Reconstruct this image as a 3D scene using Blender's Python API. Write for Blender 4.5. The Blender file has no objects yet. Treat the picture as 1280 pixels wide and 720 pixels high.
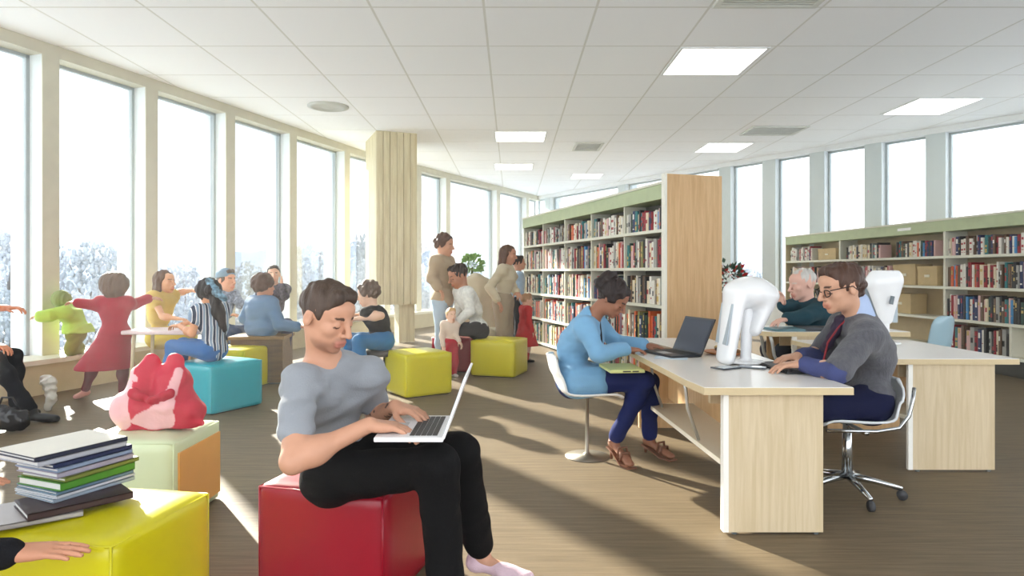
import bpy, bmesh, math, random
import numpy as np
from mathutils import Vector, Matrix
PI = math.pi
random.seed(7)
SC = bpy.context.scene
COL = SC.collection
F, CX, HY, H = 820.0, 640.0, 340.0, 1.25     # focal length in pixels, principal column, horizon row, eye height

# ---------------------------------------------------------------- camera
cd = bpy.data.cameras.new('camera'); cam = bpy.data.objects.new('camera', cd); COL.objects.link(cam)
cam.location = (0, 0, H); cam.rotation_euler = (PI/2, 0, 0)
cd.sensor_width = 36; cd.lens = F/1280*36; cd.shift_y = -(360-HY)/1280
cd.clip_start = .05; cd.clip_end = 600
SC.camera = cam
# ---------------------------------------------------------------- colour management
SC.view_settings.view_transform = 'Standard'; SC.view_settings.look = 'None'
SC.view_settings.exposure = 0.58; SC.view_settings.gamma = 1.0; SC.view_settings.use_curve_mapping = False
# ---------------------------------------------------------------- sky
SKY = 2.5
w = bpy.data.worlds.new('sky'); SC.world = w; w.use_nodes = True
nt = w.node_tree; nt.nodes.clear()
def N(nt, t, **k):
    n = nt.nodes.new(t)
    for a, b in k.items(): setattr(n, a, b)
    return n
out = N(nt, 'ShaderNodeOutputWorld'); bg = N(nt, 'ShaderNodeBackground'); tc = N(nt, 'ShaderNodeTexCoord')
sep = N(nt, 'ShaderNodeSeparateXYZ'); nt.links.new(tc.outputs['Generated'], sep.inputs[0])
rmp = N(nt, 'ShaderNodeValToRGB')
rmp.color_ramp.elements[0].position = 0.0; rmp.color_ramp.elements[0].color = (.80, .84, .88, 1)
rmp.color_ramp.elements[1].position = .5; rmp.color_ramp.elements[1].color = (.78, .86, .97, 1)
e = rmp.color_ramp.elements.new(.10); e.color = (1, 1, .98, 1)
e = rmp.color_ramp.elements.new(.22); e.color = (.97, .99, 1, 1)
nt.links.new(sep.outputs['Z'], rmp.inputs[0])
cn = N(nt, 'ShaderNodeTexNoise'); cn.inputs['Scale'].default_value = 2.2; cn.inputs['Detail'].default_value = 5
mp = N(nt, 'ShaderNodeMapping'); mp.inputs['Scale'].default_value = (1, 1, 3.5)
nt.links.new(tc.outputs['Generated'], mp.inputs[0]); nt.links.new(mp.outputs[0], cn.inputs['Vector'])
cr = N(nt, 'ShaderNodeValToRGB'); cr.color_ramp.elements[0].position = .38; cr.color_ramp.elements[0].color = (.76, .81, .88, 1)
cr.color_ramp.elements[1].position = .62; cr.color_ramp.elements[1].color = (1, 1, 1, 1)
nt.links.new(cn.outputs[0], cr.inputs[0])
mx = N(nt, 'ShaderNodeMix', data_type='RGBA', blend_type='MULTIPLY'); mx.inputs[0].default_value = .55
nt.links.new(rmp.outputs[0], mx.inputs[6]); nt.links.new(cr.outputs[0], mx.inputs[7])
nt.links.new(mx.outputs[2], bg.inputs[0]); bg.inputs[1].default_value = SKY
nt.links.new(bg.outputs[0], out.inputs[0])
# ---------------------------------------------------------------- sun, low and behind the curved window wall
SUN_AZ, SUN_EL, SUN_E = math.radians(-36.5), math.radians(21), 14.0
sd = bpy.data.lights.new('sun', 'SUN'); sun = bpy.data.objects.new('sun', sd); COL.objects.link(sun)
sd.energy = SUN_E; sd.angle = math.radians(1.0); sd.color = (1, .93, .80)
tosun = Vector((math.sin(SUN_AZ)*math.cos(SUN_EL), math.cos(SUN_AZ)*math.cos(SUN_EL), math.sin(SUN_EL)))
sun.rotation_euler = tosun.to_track_quat('Z', 'Y').to_euler(); sun.location = tosun*30

# ================================================================ helpers
def W(px, py, Y): return Vector(((px-CX)/F*Y, Y, H-(py-HY)/F*Y))
def G(px, py, z=0.0): return W(px, py, F*(H-z)/(py-HY))
def lin(c): return tuple(((x/255)/12.92 if x/255 <= .04045 else ((x/255+.055)/1.055)**2.4) for x in c)
MATS = {}
def mat(name, rgb, rough=.6, metal=0.0, var=0.0, vscale=8.0, bump=0.0, bscale=60.0, spec=.4, emit=0.0, sheen=0.0, stretch=(1,1,1), attr=False, coat=0.0):
    """rgb is sRGB 0-255; var = procedural tone variation, bump = procedural grain."""
    if name in MATS: return MATS[name]
    m = bpy.data.materials.new(name); m.use_nodes = True; nt = m.node_tree
    b = nt.nodes['Principled BSDF']; c = lin(rgb) + (1,)
    b.inputs['Base Color'].default_value = c; b.inputs['Roughness'].default_value = rough
    b.inputs['Metallic'].default_value = metal; b.inputs['Specular IOR Level'].default_value = spec
    if sheen: b.inputs['Sheen Weight'].default_value = sheen
    if coat: b.inputs['Coat Weight'].default_value = coat
    tc = N(nt, 'ShaderNodeTexCoord'); mp = N(nt, 'ShaderNodeMapping'); mp.inputs['Scale'].default_value = stretch
    nt.links.new(tc.outputs['Object'], mp.inputs[0])
    src = None
    if attr:
        at = N(nt, 'ShaderNodeVertexColor', layer_name='tone'); src = at.outputs[0]
        nt.links.new(src, b.inputs['Base Color'])
    n = N(nt, 'ShaderNodeTexNoise'); n.inputs['Scale'].default_value = vscale; n.inputs['Detail'].default_value = 6
    nt.links.new(mp.outputs[0], n.inputs['Vector'])
    v = var if var else .04
    r = N(nt, 'ShaderNodeValToRGB'); r.color_ramp.elements[0].position = .3; r.color_ramp.elements[1].position = .7
    r.color_ramp.elements[0].color = (1-v, 1-v, 1-v, 1); r.color_ramp.elements[1].color = (1, 1, 1, 1)
    nt.links.new(n.outputs[0], r.inputs[0])
    x = N(nt, 'ShaderNodeMix', data_type='RGBA', blend_type='MULTIPLY'); x.inputs[0].default_value = 1
    if src: nt.links.new(src, x.inputs[6])
    else: x.inputs[6].default_value = c
    nt.links.new(r.outputs[0], x.inputs[7]); nt.links.new(x.outputs[2], b.inputs['Base Color'])
    if bump:
        n2 = N(nt, 'ShaderNodeTexNoise'); n2.inputs['Scale'].default_value = bscale; n2.inputs['Detail'].default_value = 4
        nt.links.new(mp.outputs[0], n2.inputs['Vector'])
        bp = N(nt, 'ShaderNodeBump'); bp.inputs['Strength'].default_value = bump; bp.inputs['Distance'].default_value = .01
        nt.links.new(n2.outputs[0], bp.inputs['Height']); nt.links.new(bp.outputs[0], b.inputs['Normal'])
    if emit:
        b.inputs['Emission Color'].default_value = c; b.inputs['Emission Strength'].default_value = emit
    MATS[name] = m; return m
def wood(name, light, dark, sc=(14, 14, 1.2), rough=.45, dens=3.0):
    if name in MATS: return MATS[name]
    m = bpy.data.materials.new(name); m.use_nodes = True; nt = m.node_tree; b = nt.nodes['Principled BSDF']
    tc = N(nt, 'ShaderNodeTexCoord'); mp = N(nt, 'ShaderNodeMapping'); mp.inputs['Scale'].default_value = sc
    n = N(nt, 'ShaderNodeTexNoise'); n.inputs['Scale'].default_value = dens; n.inputs['Detail'].default_value = 8; n.inputs['Distortion'].default_value = .6
    r = N(nt, 'ShaderNodeValToRGB'); r.color_ramp.elements[0].position = .32; r.color_ramp.elements[1].position = .66
    r.color_ramp.elements[0].color = lin(dark)+(1,); r.color_ramp.elements[1].color = lin(light)+(1,)
    nt.links.new(tc.outputs['Object'], mp.inputs[0]); nt.links.new(mp.outputs[0], n.inputs['Vector']); nt.links.new(n.outputs[0], r.inputs[0])
    nt.links.new(r.outputs[0], b.inputs['Base Color']); b.inputs['Roughness'].default_value = rough
    b.inputs['Specular IOR Level'].default_value = .35
    MATS[name] = m; return m
def emis(name, rgb, s):
    if name in MATS: return MATS[name]
    m = bpy.data.materials.new(name); m.use_nodes = True; nt = m.node_tree; nt.nodes.clear()
    o = N(nt, 'ShaderNodeOutputMaterial'); e = N(nt, 'ShaderNodeEmission'); e.inputs[0].default_value = lin(rgb)+(1,); e.inputs[1].default_value = s
    nt.links.new(e.outputs[0], o.inputs[0]); MATS[name] = m; return m

# ---- mesh building
class MB:
    """collects shapes, then links them as ONE mesh object"""
    def __init__(s): s.bm = bmesh.new(); s.mi = 0
    def _fin(s, vs):
        fs = set()
        for v in vs:
            for f in v.link_faces: fs.add(f)
        for f in fs: f.material_index = s.mi
    def box(s, lo, hi, M=None, bev=0.0):
        lo, hi = Vector(lo), Vector(hi); c = (lo+hi)/2; d = hi-lo
        r = bmesh.ops.create_cube(s.bm, size=1, matrix=Matrix.Translation(c) @ Matrix.Diagonal((*d, 1)))
        vs = r['verts']
        if bev:
            es = list({e for v in vs for e in v.link_edges})
            q = bmesh.ops.bevel(s.bm, geom=es, offset=bev, segments=2, affect='EDGES', profile=.6)
            vs = list({v for f in q['faces'] for v in f.verts} | {v for v in vs if v.is_valid})
            allv = set(vs)
            for v in list(vs):
                for f in v.link_faces:
                    for u in f.verts: allv.add(u)
            vs = list(allv)
        if M is not None: bmesh.ops.transform(s.bm, matrix=M, verts=vs)
        s._fin(vs); return s
    def prism(s, pts, z0, z1, M=None):
        a = [s.bm.verts.new((p[0], p[1], z0)) for p in pts]; b = [s.bm.verts.new((p[0], p[1], z1)) for p in pts]
        n = len(pts)
        s.bm.faces.new(a[::-1]); s.bm.faces.new(b)
        for i in range(n): s.bm.faces.new((a[i], a[(i+1) % n], b[(i+1) % n], b[i]))
        if M is not None: bmesh.ops.transform(s.bm, matrix=M, verts=a+b)
        s._fin(a+b); return s
    def lathe(s, prof, seg=24, M=None, cap=True):
        rings = []
        for r, z in prof:
            rings.append([s.bm.verts.new((r*math.cos(2*PI*i/seg), r*math.sin(2*PI*i/seg), z)) for i in range(seg)])
        for a, b in zip(rings, rings[1:]):
            for i in range(seg): s.bm.faces.new((a[i], a[(i+1) % seg], b[(i+1) % seg], b[i]))
        if cap: s.bm.faces.new(rings[0][::-1]); s.bm.faces.new(rings[-1])
        vs = [v for r in rings for v in r]
        if M is not None: bmesh.ops.transform(s.bm, matrix=M, verts=vs)
        s._fin(vs); return s
    def tube(s, pts, r, seg=10, cap=True):
        pts = [Vector(p) for p in pts]; n = len(pts); rr = r if isinstance(r, (list, tuple)) else [r]*n
        rings = []; prev = None
        for i, p in enumerate(pts):
            t = (pts[min(i+1, n-1)]-pts[max(i-1, 0)]).normalized()
            if prev is None: a = t.orthogonal().normalized()
            else: a = (prev - t*prev.dot(t)).normalized()
            prev = a; b = t.cross(a)
            rings.append([s.bm.verts.new(p+(a*math.cos(2*PI*k/seg)+b*math.sin(2*PI*k/seg))*rr[i]) for k in range(seg)])
        for A, B in zip(rings, rings[1:]):
            for k in range(seg): s.bm.faces.new((A[k], A[(k+1) % seg], B[(k+1) % seg], B[k]))
        if cap: s.bm.faces.new(rings[0][::-1]); s.bm.faces.new(rings[-1])
        s._fin([v for r_ in rings for v in r_]); return s
    def quad(s, pts):
        vs = [s.bm.verts.new(p) for p in pts]; f = s.bm.faces.new(vs); f.material_index = s.mi; return s
    def ball(s, c, r, M=None, sub=2):
        q = bmesh.ops.create_icosphere(s.bm, subdivisions=sub, radius=1, matrix=Matrix.Translation(c) @ (M or Matrix.Identity(4)) @ Matrix.Diagonal((*(r if hasattr(r, '__len__') else (r, r, r)), 1)))
        s._fin(q['verts']); return s
    def build(s, name, mats, parent=None, smooth=False, loc=None):
        me = bpy.data.meshes.new(name)
        bmesh.ops.recalc_face_normals(s.bm, faces=s.bm.faces)
        s.bm.to_mesh(me); s.bm.free()
        for m in (mats if isinstance(mats, (list, tuple)) else [mats]): me.materials.append(m)
        if smooth:
            for p in me.polygons: p.use_smooth = True
        o = bpy.data.objects.new(name, me); COL.objects.link(o)
        if parent is not None: o.parent = parent
        if loc is not None: o.location = loc
        return o
def soft(o, width=.004, seg=2, ang=40):
    b = o.modifiers.new('round', 'BEVEL'); b.width = width; b.segments = seg; b.limit_method = 'ANGLE'; b.angle_limit = math.radians(ang)
    for p in o.data.polygons: p.use_smooth = True
    w = o.modifiers.new('wn', 'WEIGHTED_NORMAL'); w.keep_sharp = True
    return o
def tag(o, label=None, cat=None, group=None, kind=None):
    if label: o['label'] = label
    if cat: o['category'] = cat
    if group: o['group'] = group
    if kind: o['kind'] = kind
    return o
def empty(name, loc=(0, 0, 0), rz=0.0):
    o = bpy.data.objects.new(name, None); COL.objects.link(o); o.location = loc; o.rotation_euler = (0, 0, rz); o.empty_display_size = .05
    return o
def structure(o): o['kind'] = 'structure'; return o
def copy_tree(o, parent=None):
    c = o.copy(); COL.objects.link(c); c.parent = parent
    for ch in list(o.children): copy_tree(ch, c)
    return c
def Rz(a): return Matrix.Rotation(a, 4, 'Z')
# ================================================================ the room
CEIL = H + 2.45
T = 1.044
# window wall on the sunny side: a gentle curve; then the straight wall behind the bookcases
LW = [Vector(p) for p in [(-7.35, .6), (-6.75, 2.6), (-5.95, 4.9), (-5.28, 6.76), (-4.60, 8.9), (-3.87, 11.2), (-3.15, 13.5), (-2.22, 15.4), (-1.15, 17.6), (0, 19.9), (.8, 21.6)]]
RW = [Vector(p) for p in [(.8, 21.6), (4.8, 14.9), (8.0, 10.25), (10.6, 6.4), (12.6, 3.2)]]
def interp(poly, px):
    d = Vector(((px-CX)/F, 1))
    for a, b in zip(poly, poly[1:]):
        e = b-a; den = d.x*e.y-d.y*e.x
        if abs(den) < 1e-9: continue
        t = (a.x*e.y-a.y*e.x)/den; u = (d.y*a.x-d.x*a.y)/(-den)
        q = d*t
        u = (q-a).dot(e)/e.length_squared
        if t > 0 and -1e-6 <= u <= 1+1e-6: return q, e.normalized()
    return None
M_white = mat('white_paint', (236, 238, 236), .55)
M_beige = mat('beige_cladding', (208, 204, 184), .6, var=.08)
M_mull = mat('mullion_side', (226, 232, 232), .5)
M_dark = mat('gasket', (86, 92, 92), .6)
# floor
def floor_mat():
    m = bpy.data.materials.new('striated_floor'); m.use_nodes = True; nt = m.node_tree; b = nt.nodes['Principled BSDF']
    tc = N(nt, 'ShaderNodeTexCoord'); mp = N(nt, 'ShaderNodeMapping'); mp.inputs['Rotation'].default_value = (0, 0, math.radians(38)); mp.inputs['Scale'].default_value = (1.0, 22, 1)
    nt.links.new(tc.outputs['Object'], mp.inputs[0])
    n = N(nt, 'ShaderNodeTexNoise'); n.inputs['Scale'].default_value = 2.2; n.inputs['Detail'].default_value = 7; n.inputs['Roughness'].default_value = .7
    nt.links.new(mp.outputs[0], n.inputs['Vector'])
    r = N(nt, 'ShaderNodeValToRGB'); r.color_ramp.elements[0].position = .3; r.color_ramp.elements[1].position = .7
    r.color_ramp.elements[0].color = lin((96, 81, 61))+(1,); r.color_ramp.elements[1].color = lin((132, 115, 90))+(1,)
    nt.links.new(n.outputs[0], r.inputs[0])
    n2 = N(nt, 'ShaderNodeTexNoise'); n2.inputs['Scale'].default_value = .9; n2.inputs['Detail'].default_value = 3
    nt.links.new(tc.outputs['Object'], n2.inputs['Vector'])
    r2 = N(nt, 'ShaderNodeValToRGB'); r2.color_ramp.elements[0].color = (.88, .9, .9, 1); r2.color_ramp.elements[1].color = (1, 1, 1, 1)
    nt.links.new(n2.outputs[0], r2.inputs[0])
    x = N(nt, 'ShaderNodeMix', data_type='RGBA', blend_type='MULTIPLY'); x.inputs[0].default_value = 1
    nt.links.new(r.outputs[0], x.inputs[6]); nt.links.new(r2.outputs[0], x.inputs[7]); nt.links.new(x.outputs[2], b.inputs['Base Color'])
    b.inputs['Roughness'].default_value = .55; b.inputs['Specular IOR Level'].default_value = .25
    bp = N(nt, 'ShaderNodeBump'); bp.inputs['Strength'].default_value = .12; nt.links.new(n.outputs[0], bp.inputs['Height']); nt.links.new(bp.outputs[0], b.inputs['Normal'])
    return m
def ceil_mat():
    m = bpy.data.materials.new('ceiling_tiles'); m.use_nodes = True; nt = m.node_tree; b = nt.nodes['Principled BSDF']
    tc = N(nt, 'ShaderNodeTexCoord'); sp = N(nt, 'ShaderNodeSeparateXYZ'); nt.links.new(tc.outputs['Object'], sp.inputs[0])
    outs = []
    for ax, off in (('X', -.26), ('Y', 6.07)):
        a = N(nt, 'ShaderNodeMath', operation='SUBTRACT'); nt.links.new(sp.outputs[ax], a.inputs[0]); a.inputs[1].default_value = off - 40*T - T/2
        d = N(nt, 'ShaderNodeMath', operation='DIVIDE'); nt.links.new(a.outputs[0], d.inputs[0]); d.inputs[1].default_value = T
        f = N(nt, 'ShaderNodeMath', operation='FRACT'); nt.links.new(d.outputs[0], f.inputs[0])
        s = N(nt, 'ShaderNodeMath', operation='SUBTRACT'); nt.links.new(f.outputs[0], s.inputs[0]); s.inputs[1].default_value = .5
        ab = N(nt, 'ShaderNodeMath', operation='ABSOLUTE'); nt.links.new(s.outputs[0], ab.inputs[0])
        lt = N(nt, 'ShaderNodeMath', operation='LESS_THAN'); nt.links.new(ab.outputs[0], lt.inputs[0]); lt.inputs[1].default_value = .0115
        outs.append(lt)
    mxm = N(nt, 'ShaderNodeMath', operation='MAXIMUM'); nt.links.new(outs[0].outputs[0], mxm.inputs[0]); nt.links.new(outs[1].outputs[0], mxm.inputs[1])
    x = N(nt, 'ShaderNodeMix', data_type='RGBA'); nt.links.new(mxm.outputs[0], x.inputs[0])
    x.inputs[6].default_value = lin((251, 252, 252))+(1,); x.inputs[7].default_value = lin((226, 226, 220))+(1,)
    nt.links.new(x.outputs[2], b.inputs['Base Color']); b.inputs['Roughness'].default_value = .8; b.inputs['Specular IOR Level'].default_value = .1
    n = N(nt, 'ShaderNodeTexNoise'); n.inputs['Scale'].default_value = 90; nt.links.new(tc.outputs['Object'], n.inputs['Vector'])
    bp = N(nt, 'ShaderNodeBump'); bp.inputs['Strength'].default_value = .05; nt.links.new(n.outputs[0], bp.inputs['Height']); nt.links.new(bp.outputs[0], b.inputs['Normal'])
    return m
outline = [(p.x, p.y) for p in LW] + [(p.x, p.y) for p in RW[1:]] + [(12.6, -3.0), (-7.9, -3.0)]
def off_out(pts, d):
    c = Vector((2, 9)); r = []
    for p in pts:
        v = Vector(p)-c; r.append(tuple(c + v*(1+d/v.length)))
    return r
structure(MB().prism(off_out(outline, .25)[::-1], -.2, 0).build('floor', floor_mat()))
structure(MB().prism(off_out(outline, .25)[::-1], CEIL, CEIL+.15).build('ceiling', ceil_mat()))
SILL = .36
def strip(poly, n_in, d0, d1, z0, z1, name, m, ends=True):
    """a band following the wall line; n_in gives the inward side (+1: to the right of the direction of travel)"""
    def nrm(i):
        ds = []
        if i > 0: ds.append((poly[i]-poly[i-1]).normalized())
        if i < len(poly)-1: ds.append((poly[i+1]-poly[i]).normalized())
        d = sum(ds, Vector((0, 0))).normalized(); return Vector((d.y, -d.x))*n_in
    a = [poly[i]+nrm(i)*d0 for i in range(len(poly))]; b = [poly[i]+nrm(i)*d1 for i in range(len(poly))]
    mb = MB()
    for i in range(len(poly)-1):
        mb.prism([a[i], a[i+1], b[i+1], b[i]], z0, z1)
    o = mb.build(name, m)
    bm = bmesh.new(); bm.from_mesh(o.data); bmesh.ops.remove_doubles(bm, verts=bm.verts, dist=1e-4)
    # drop the inner faces between neighbouring pieces
    seen = {}
    for f in bm.faces: seen.setdefault(tuple(sorted(v.index for v in f.verts)), []).append(f)
    dead = [f for v in seen.values() if len(v) > 1 for f in v]
    bmesh.ops.delete(bm, geom=dead, context='FACES_ONLY'); bmesh.ops.recalc_face_normals(bm, faces=bm.faces)
    bm.to_mesh(o.data); bm.free(); return o
structure(strip(LW, 1, -.12, .06, 0, SILL-.03, 'wall_left', mat('bench_front', (196, 186, 152), .6, var=.08)))
structure(strip(RW, 1, -.12, .06, 0, .62, 'wall_right', M_white))
structure(strip(LW, 1, -.10, .22, CEIL-.13, CEIL, 'trim_1', M_beige))
structure(strip(RW, 1, -.10, .18, CEIL-.10, CEIL, 'trim_2', M_white))
# low bench along the curved window wall
tag(strip(LW[2:9], 1, .062, .50, 0, SILL-.05, 'window_bench', mat('bench_face', (203, 192, 158), .6, var=.1)), 'low cream bench running along the foot of the curved window wall', 'bench')
bench = bpy.data.objects['window_bench']
tp = strip(LW[2:9], 1, .062, .53, SILL-.05, SILL, 'bench_top', mat('bench_slab', (226, 222, 205), .5)); tp.parent = bench
# windows
def glass_mat():
    m = bpy.data.materials.new('window_glass'); m.use_nodes = True; nt = m.node_tree; nt.nodes.clear()
    o = N(nt, 'ShaderNodeOutputMaterial'); t = N(nt, 'ShaderNodeBsdfTransparent'); t.inputs[0].default_value = (.97, .985, .99, 1)
    g = N(nt, 'ShaderNodeBsdfGlossy'); g.inputs['Roughness'].default_value = .02
    mxs = N(nt, 'ShaderNodeMixShader'); fr = N(nt, 'ShaderNodeFresnel'); fr.inputs[0].default_value = 1.35
    mu = N(nt, 'ShaderNodeMath', operation='MULTIPLY'); mu.inputs[1].default_value = .6
    nt.links.new(fr.outputs[0], mu.inputs[0]); nt.links.new(mu.outputs[0], mxs.inputs[0]); nt.links.new(t.outputs[0], mxs.inputs[1]); nt.links.new(g.outputs[0], mxs.inputs[2])
    nt.links.new(mxs.outputs[0], o.inputs[0]); return m
M_glass = glass_mat()
win_i = [0]; trim_i = [2]
def mullion(q, d, wdt, dep, z0, z1, face_m):
    trim_i[0] += 1
    n = Vector((d.y, -d.x)); ang = math.atan2(d.y, d.x)
    M = Matrix.Translation((q.x, q.y, 0)) @ Rz(ang)      # local x along the wall, local -y inward
    o = MB().box((-wdt/2, -dep, z0), (wdt/2, .25, z1), M).build('trim_%d' % trim_i[0], M_mull)  # outward depth past the glass is added to broaden the sun shadows
    structure(o)
    f = MB().box((-wdt/2-.004, -dep-.012, z0), (wdt/2+.004, -dep, z1), M).box((-wdt/2-.006, .0, z0), (-wdt/2, .03, z1), M).build('face_strip', face_m, o)
def window(a, b, z0, z1, wd):
    win_i[0] += 1
    d = (b-a).normalized(); L = (b-a).length; ang = math.atan2(d.y, d.x)
    M = Matrix.Translation((a.x, a.y, 0)) @ Rz(ang)
    m = MB(); s = wd/2; t = .035
    m.box((s, -.03, z0), (s+t, .03, z1), M).box((L-s-t, -.03, z0), (L-s, .03, z1), M).box((s, -.03, z0), (L-s, .03, z0+t), M).box((s, -.03, z1-t), (L-s, .03, z1), M)
    o = structure(m.build('window_%d' % win_i[0], mat('window_frame', (176, 184, 184), .5)))
    MB().box((s+t, -.004, z0+t), (L-s-t, .004, z1-t), M).build('glass_pane', M_glass, o)
pts = []
for px in (45, 173, 273, 353, 422, 474, 514, 551, 615, 652):
    pts.append(interp(LW, px))
first = pts[0]; d0 = first[1]; extra = []
for k in (3, 2, 1):
    y = first[0].y - 1.62*k
    for a, b in zip(LW, LW[1:]):
        if a.y <= y <= b.y: extra.append((a.lerp(b, (y-a.y)/(b.y-a.y)), (b-a).normalized()))
pts = extra + pts
for q, d in pts: mullion(q, d, .18, .21, SILL-.03, CEIL-.13, M_beige)
allp = [(LW[0], d0)] + pts + [(LW[-1], d0)]
for (a, _), (b, _) in zip(allp, allp[1:]): window(a, b, SILL-.03, CEIL-.13, .18)
rp = []
for px in (690, 783, 850, 912, 967, 1027, 1097, 1175, 1300): rp.append(interp(RW, px))
for q, d in rp: mullion(q, d, .30, .16, .62, CEIL-.10, mat('pale_grey_cladding', (206, 214, 212), .5))
allp = [(RW[0], d0)] + rp + [(RW[-1], d0)]
for (a, _), (b, _) in zip(allp, allp[1:]): window(a, b, .62, CEIL-.10, .30)

# ---------------------------------------------------------------- timber-clad column
M_col = wood('column_ply', (222, 212, 178), (202, 188, 150), (9, 9, .5), .5)
cc = Vector((-2.18, 11.95)); 
A = Vector((-2.35, 11.35)); B = Vector((-1.68, 11.62)); dx = (B-A).normalized(); dn = Vector((-dx.y, dx.x))
cp = [A, B, B+dn*1.1, A+dn*1.1]
o = structure(MB().prism([A+dx*.42+dn*.1, B+dn*.1-dx*.02, B+dn*.5-dx*.02, A+dx*.42+dn*.5], 0, .68).build('trim_60', M_col))
cl = MB()
nB = 6
for i in range(nB):   # vertical boards round the shaft
    t0, t1 = i/nB, (i+1)/nB
    p, q = A.lerp(B, t0), A.lerp(B, t1); g = dx*.004
    cl.prism([p+g, q-g, q-g+dn*.03, p+g+dn*.03], .68, CEIL)
cl.prism([A+dn*.03+dx*.01, B+dn*.03-dx*.01, B+dn*1.13-dx*.01, A+dn*1.13+dx*.01], .68, CEIL)
for i in range(9):
    p, q = A+dn*(.03+.118*i), A+dn*(.03+.118*(i+1)); g = dn*.004
    cl.prism([p+g, p+g+dx*.012, q-g+dx*.012, q-g], .68, CEIL)
o2 = cl.build('cladding', M_col, o)

# ---------------------------------------------------------------- ceiling fittings
M_panel = emis('light_diffuser', (255, 252, 244), 3.2)
def light_panel(x0, x1, y0, y1, label):
    r = empty('ceiling_light', ((x0+x1)/2, (y0+y1)/2, CEIL)); hx, hy = (x1-x0)/2, (y1-y0)/2
    tag(r, label, 'ceiling light', 'square light panels let into the ceiling')
    m = MB(); t = .03
    m.box((-hx, -hy, -.012), (hx, -hy+t, 0)).box((-hx, hy-t, -.012), (hx, hy, 0)).box((-hx, -hy+t, -.012), (-hx+t, hy-t, 0)).box((hx-t, -hy+t, -.012), (hx, hy-t, 0))
    m.build('frame', M_white, r)
    MB().box((-hx+t, -hy+t, -.008), (hx-t, hy-t, -.002)).build('diffuser', M_panel, r)
light_panel(1.84, 2.82, 7.14, 8.15, 'largest bright square ceiling light, above and in front of the tall bookcase end')
light_panel(5.72, 6.66, 9.2, 10.2, 'bright square ceiling light above the low bookcase beside the windows')
light_panel(3.70, 4.6, 12.4, 13.4, 'square ceiling light above the timber end panel, towards the cloudy windows')
light_panel(-.32, .62, 11.4, 12.3, 'square ceiling light nearer of the pair beside the timber-clad column')
light_panel(-.42, .50, 14.8, 15.7, 'square ceiling light farther of the pair beside the timber-clad column')
light_panel(1.5, 2.3, 16.3, 17.2, 'small distant ceiling light above the green top of the tall bookcase')
M_vent = mat('vent_metal', (206, 207, 198), .5)
def vent(x0, x1, y0, y1, label, n):
    r = empty('ceiling_vent', ((x0+x1)/2, (y0+y1)/2, CEIL)); hx, hy = (x1-x0)/2, (y1-y0)/2
    tag(r, label, 'air vent'); t = .05
    MB().box((-hx, -hy, -.02), (hx, -hy+t, 0)).box((-hx, hy-t, -.02), (hx, hy, 0)).box((-hx, -hy+t, -.02), (-hx+t, hy-t, 0)).box((hx-t, -hy+t, -.02), (hx, hy-t, 0)).build('frame', mat('vent_frame', (216, 217, 208), .5), r)
    m = MB()
    for i in range(n):
        y = -hy+t+(i+.5)*(2*hy-2*t)/n
        m.box((-hx+t, y-.012, -.014), (hx-t, y+.012, -.004))
    m.build('slats', M_vent, r)
vent(1.85, 2.80, 5.5, 6.05, 'wide slatted air vent cut by the top of the picture', 9)
vent(1.20, 1.75, 12.4, 13.2, 'pale slatted air vent between the ceiling lights over the tall bookcase', 7)
vent(4.05, 5.0, 11.0, 11.7, 'faint slatted air vent above the cloudy side windows', 7)
r = empty('ceiling_diffuser', (-2.72, 9.7, CEIL)); tag(r, 'round beige air diffuser in the ceiling before the timber-clad column', 'air diffuser')
MB().lathe([(.30, 0), (.30, -.012), (.22, -.03), (.20, -.012), (.14, -.03), (.12, -.012), (.06, -.035), (.02, -.035)], 32).build('rings', M_vent, r, True)

# ---------------------------------------------------------------- outside: ground, hills, frosty trees with distance haze put into their colour
structure(MB().box((-220, -40, -7.2), (220, 260, -7)).build('ground', mat('frosted_ground', (214, 220, 226), .9, var=.25, vscale=.15)))
hl = MB(); hn = 60
vs = []
for i in range(hn+1):
    a = -1.25 + 2.5*i/hn; R_ = 170
    h_ = 9 + 5*math.sin(i*.37+1) + 3*math.sin(i*.9) + random.uniform(-.6, .6)
    vs.append((Vector((R_*math.sin(a), R_*math.cos(a), -7)), Vector(((R_+30)*math.sin(a), (R_+30)*math.cos(a), -7+h_*1.2))))
for p, q in zip(vs, vs[1:]): hl.quad([p[0], q[0], q[1], p[1]])
structure(hl.build('hills', mat('hazy_hills', (190, 202, 216), .95, var=.2, vscale=.05)))
M_fol = mat('frosted_foliage', (176, 180, 184), .95, var=.3, vscale=1.3, bump=.6, bscale=3)  # distance haze is painted into both foliage tones
M_fol2 = mat('grey_green_foliage', (160, 166, 170), .95, var=.3, vscale=1.3, bump=.6, bscale=3)
M_bark = mat('grey_bark', (120, 116, 110), .9, var=.2)
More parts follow.
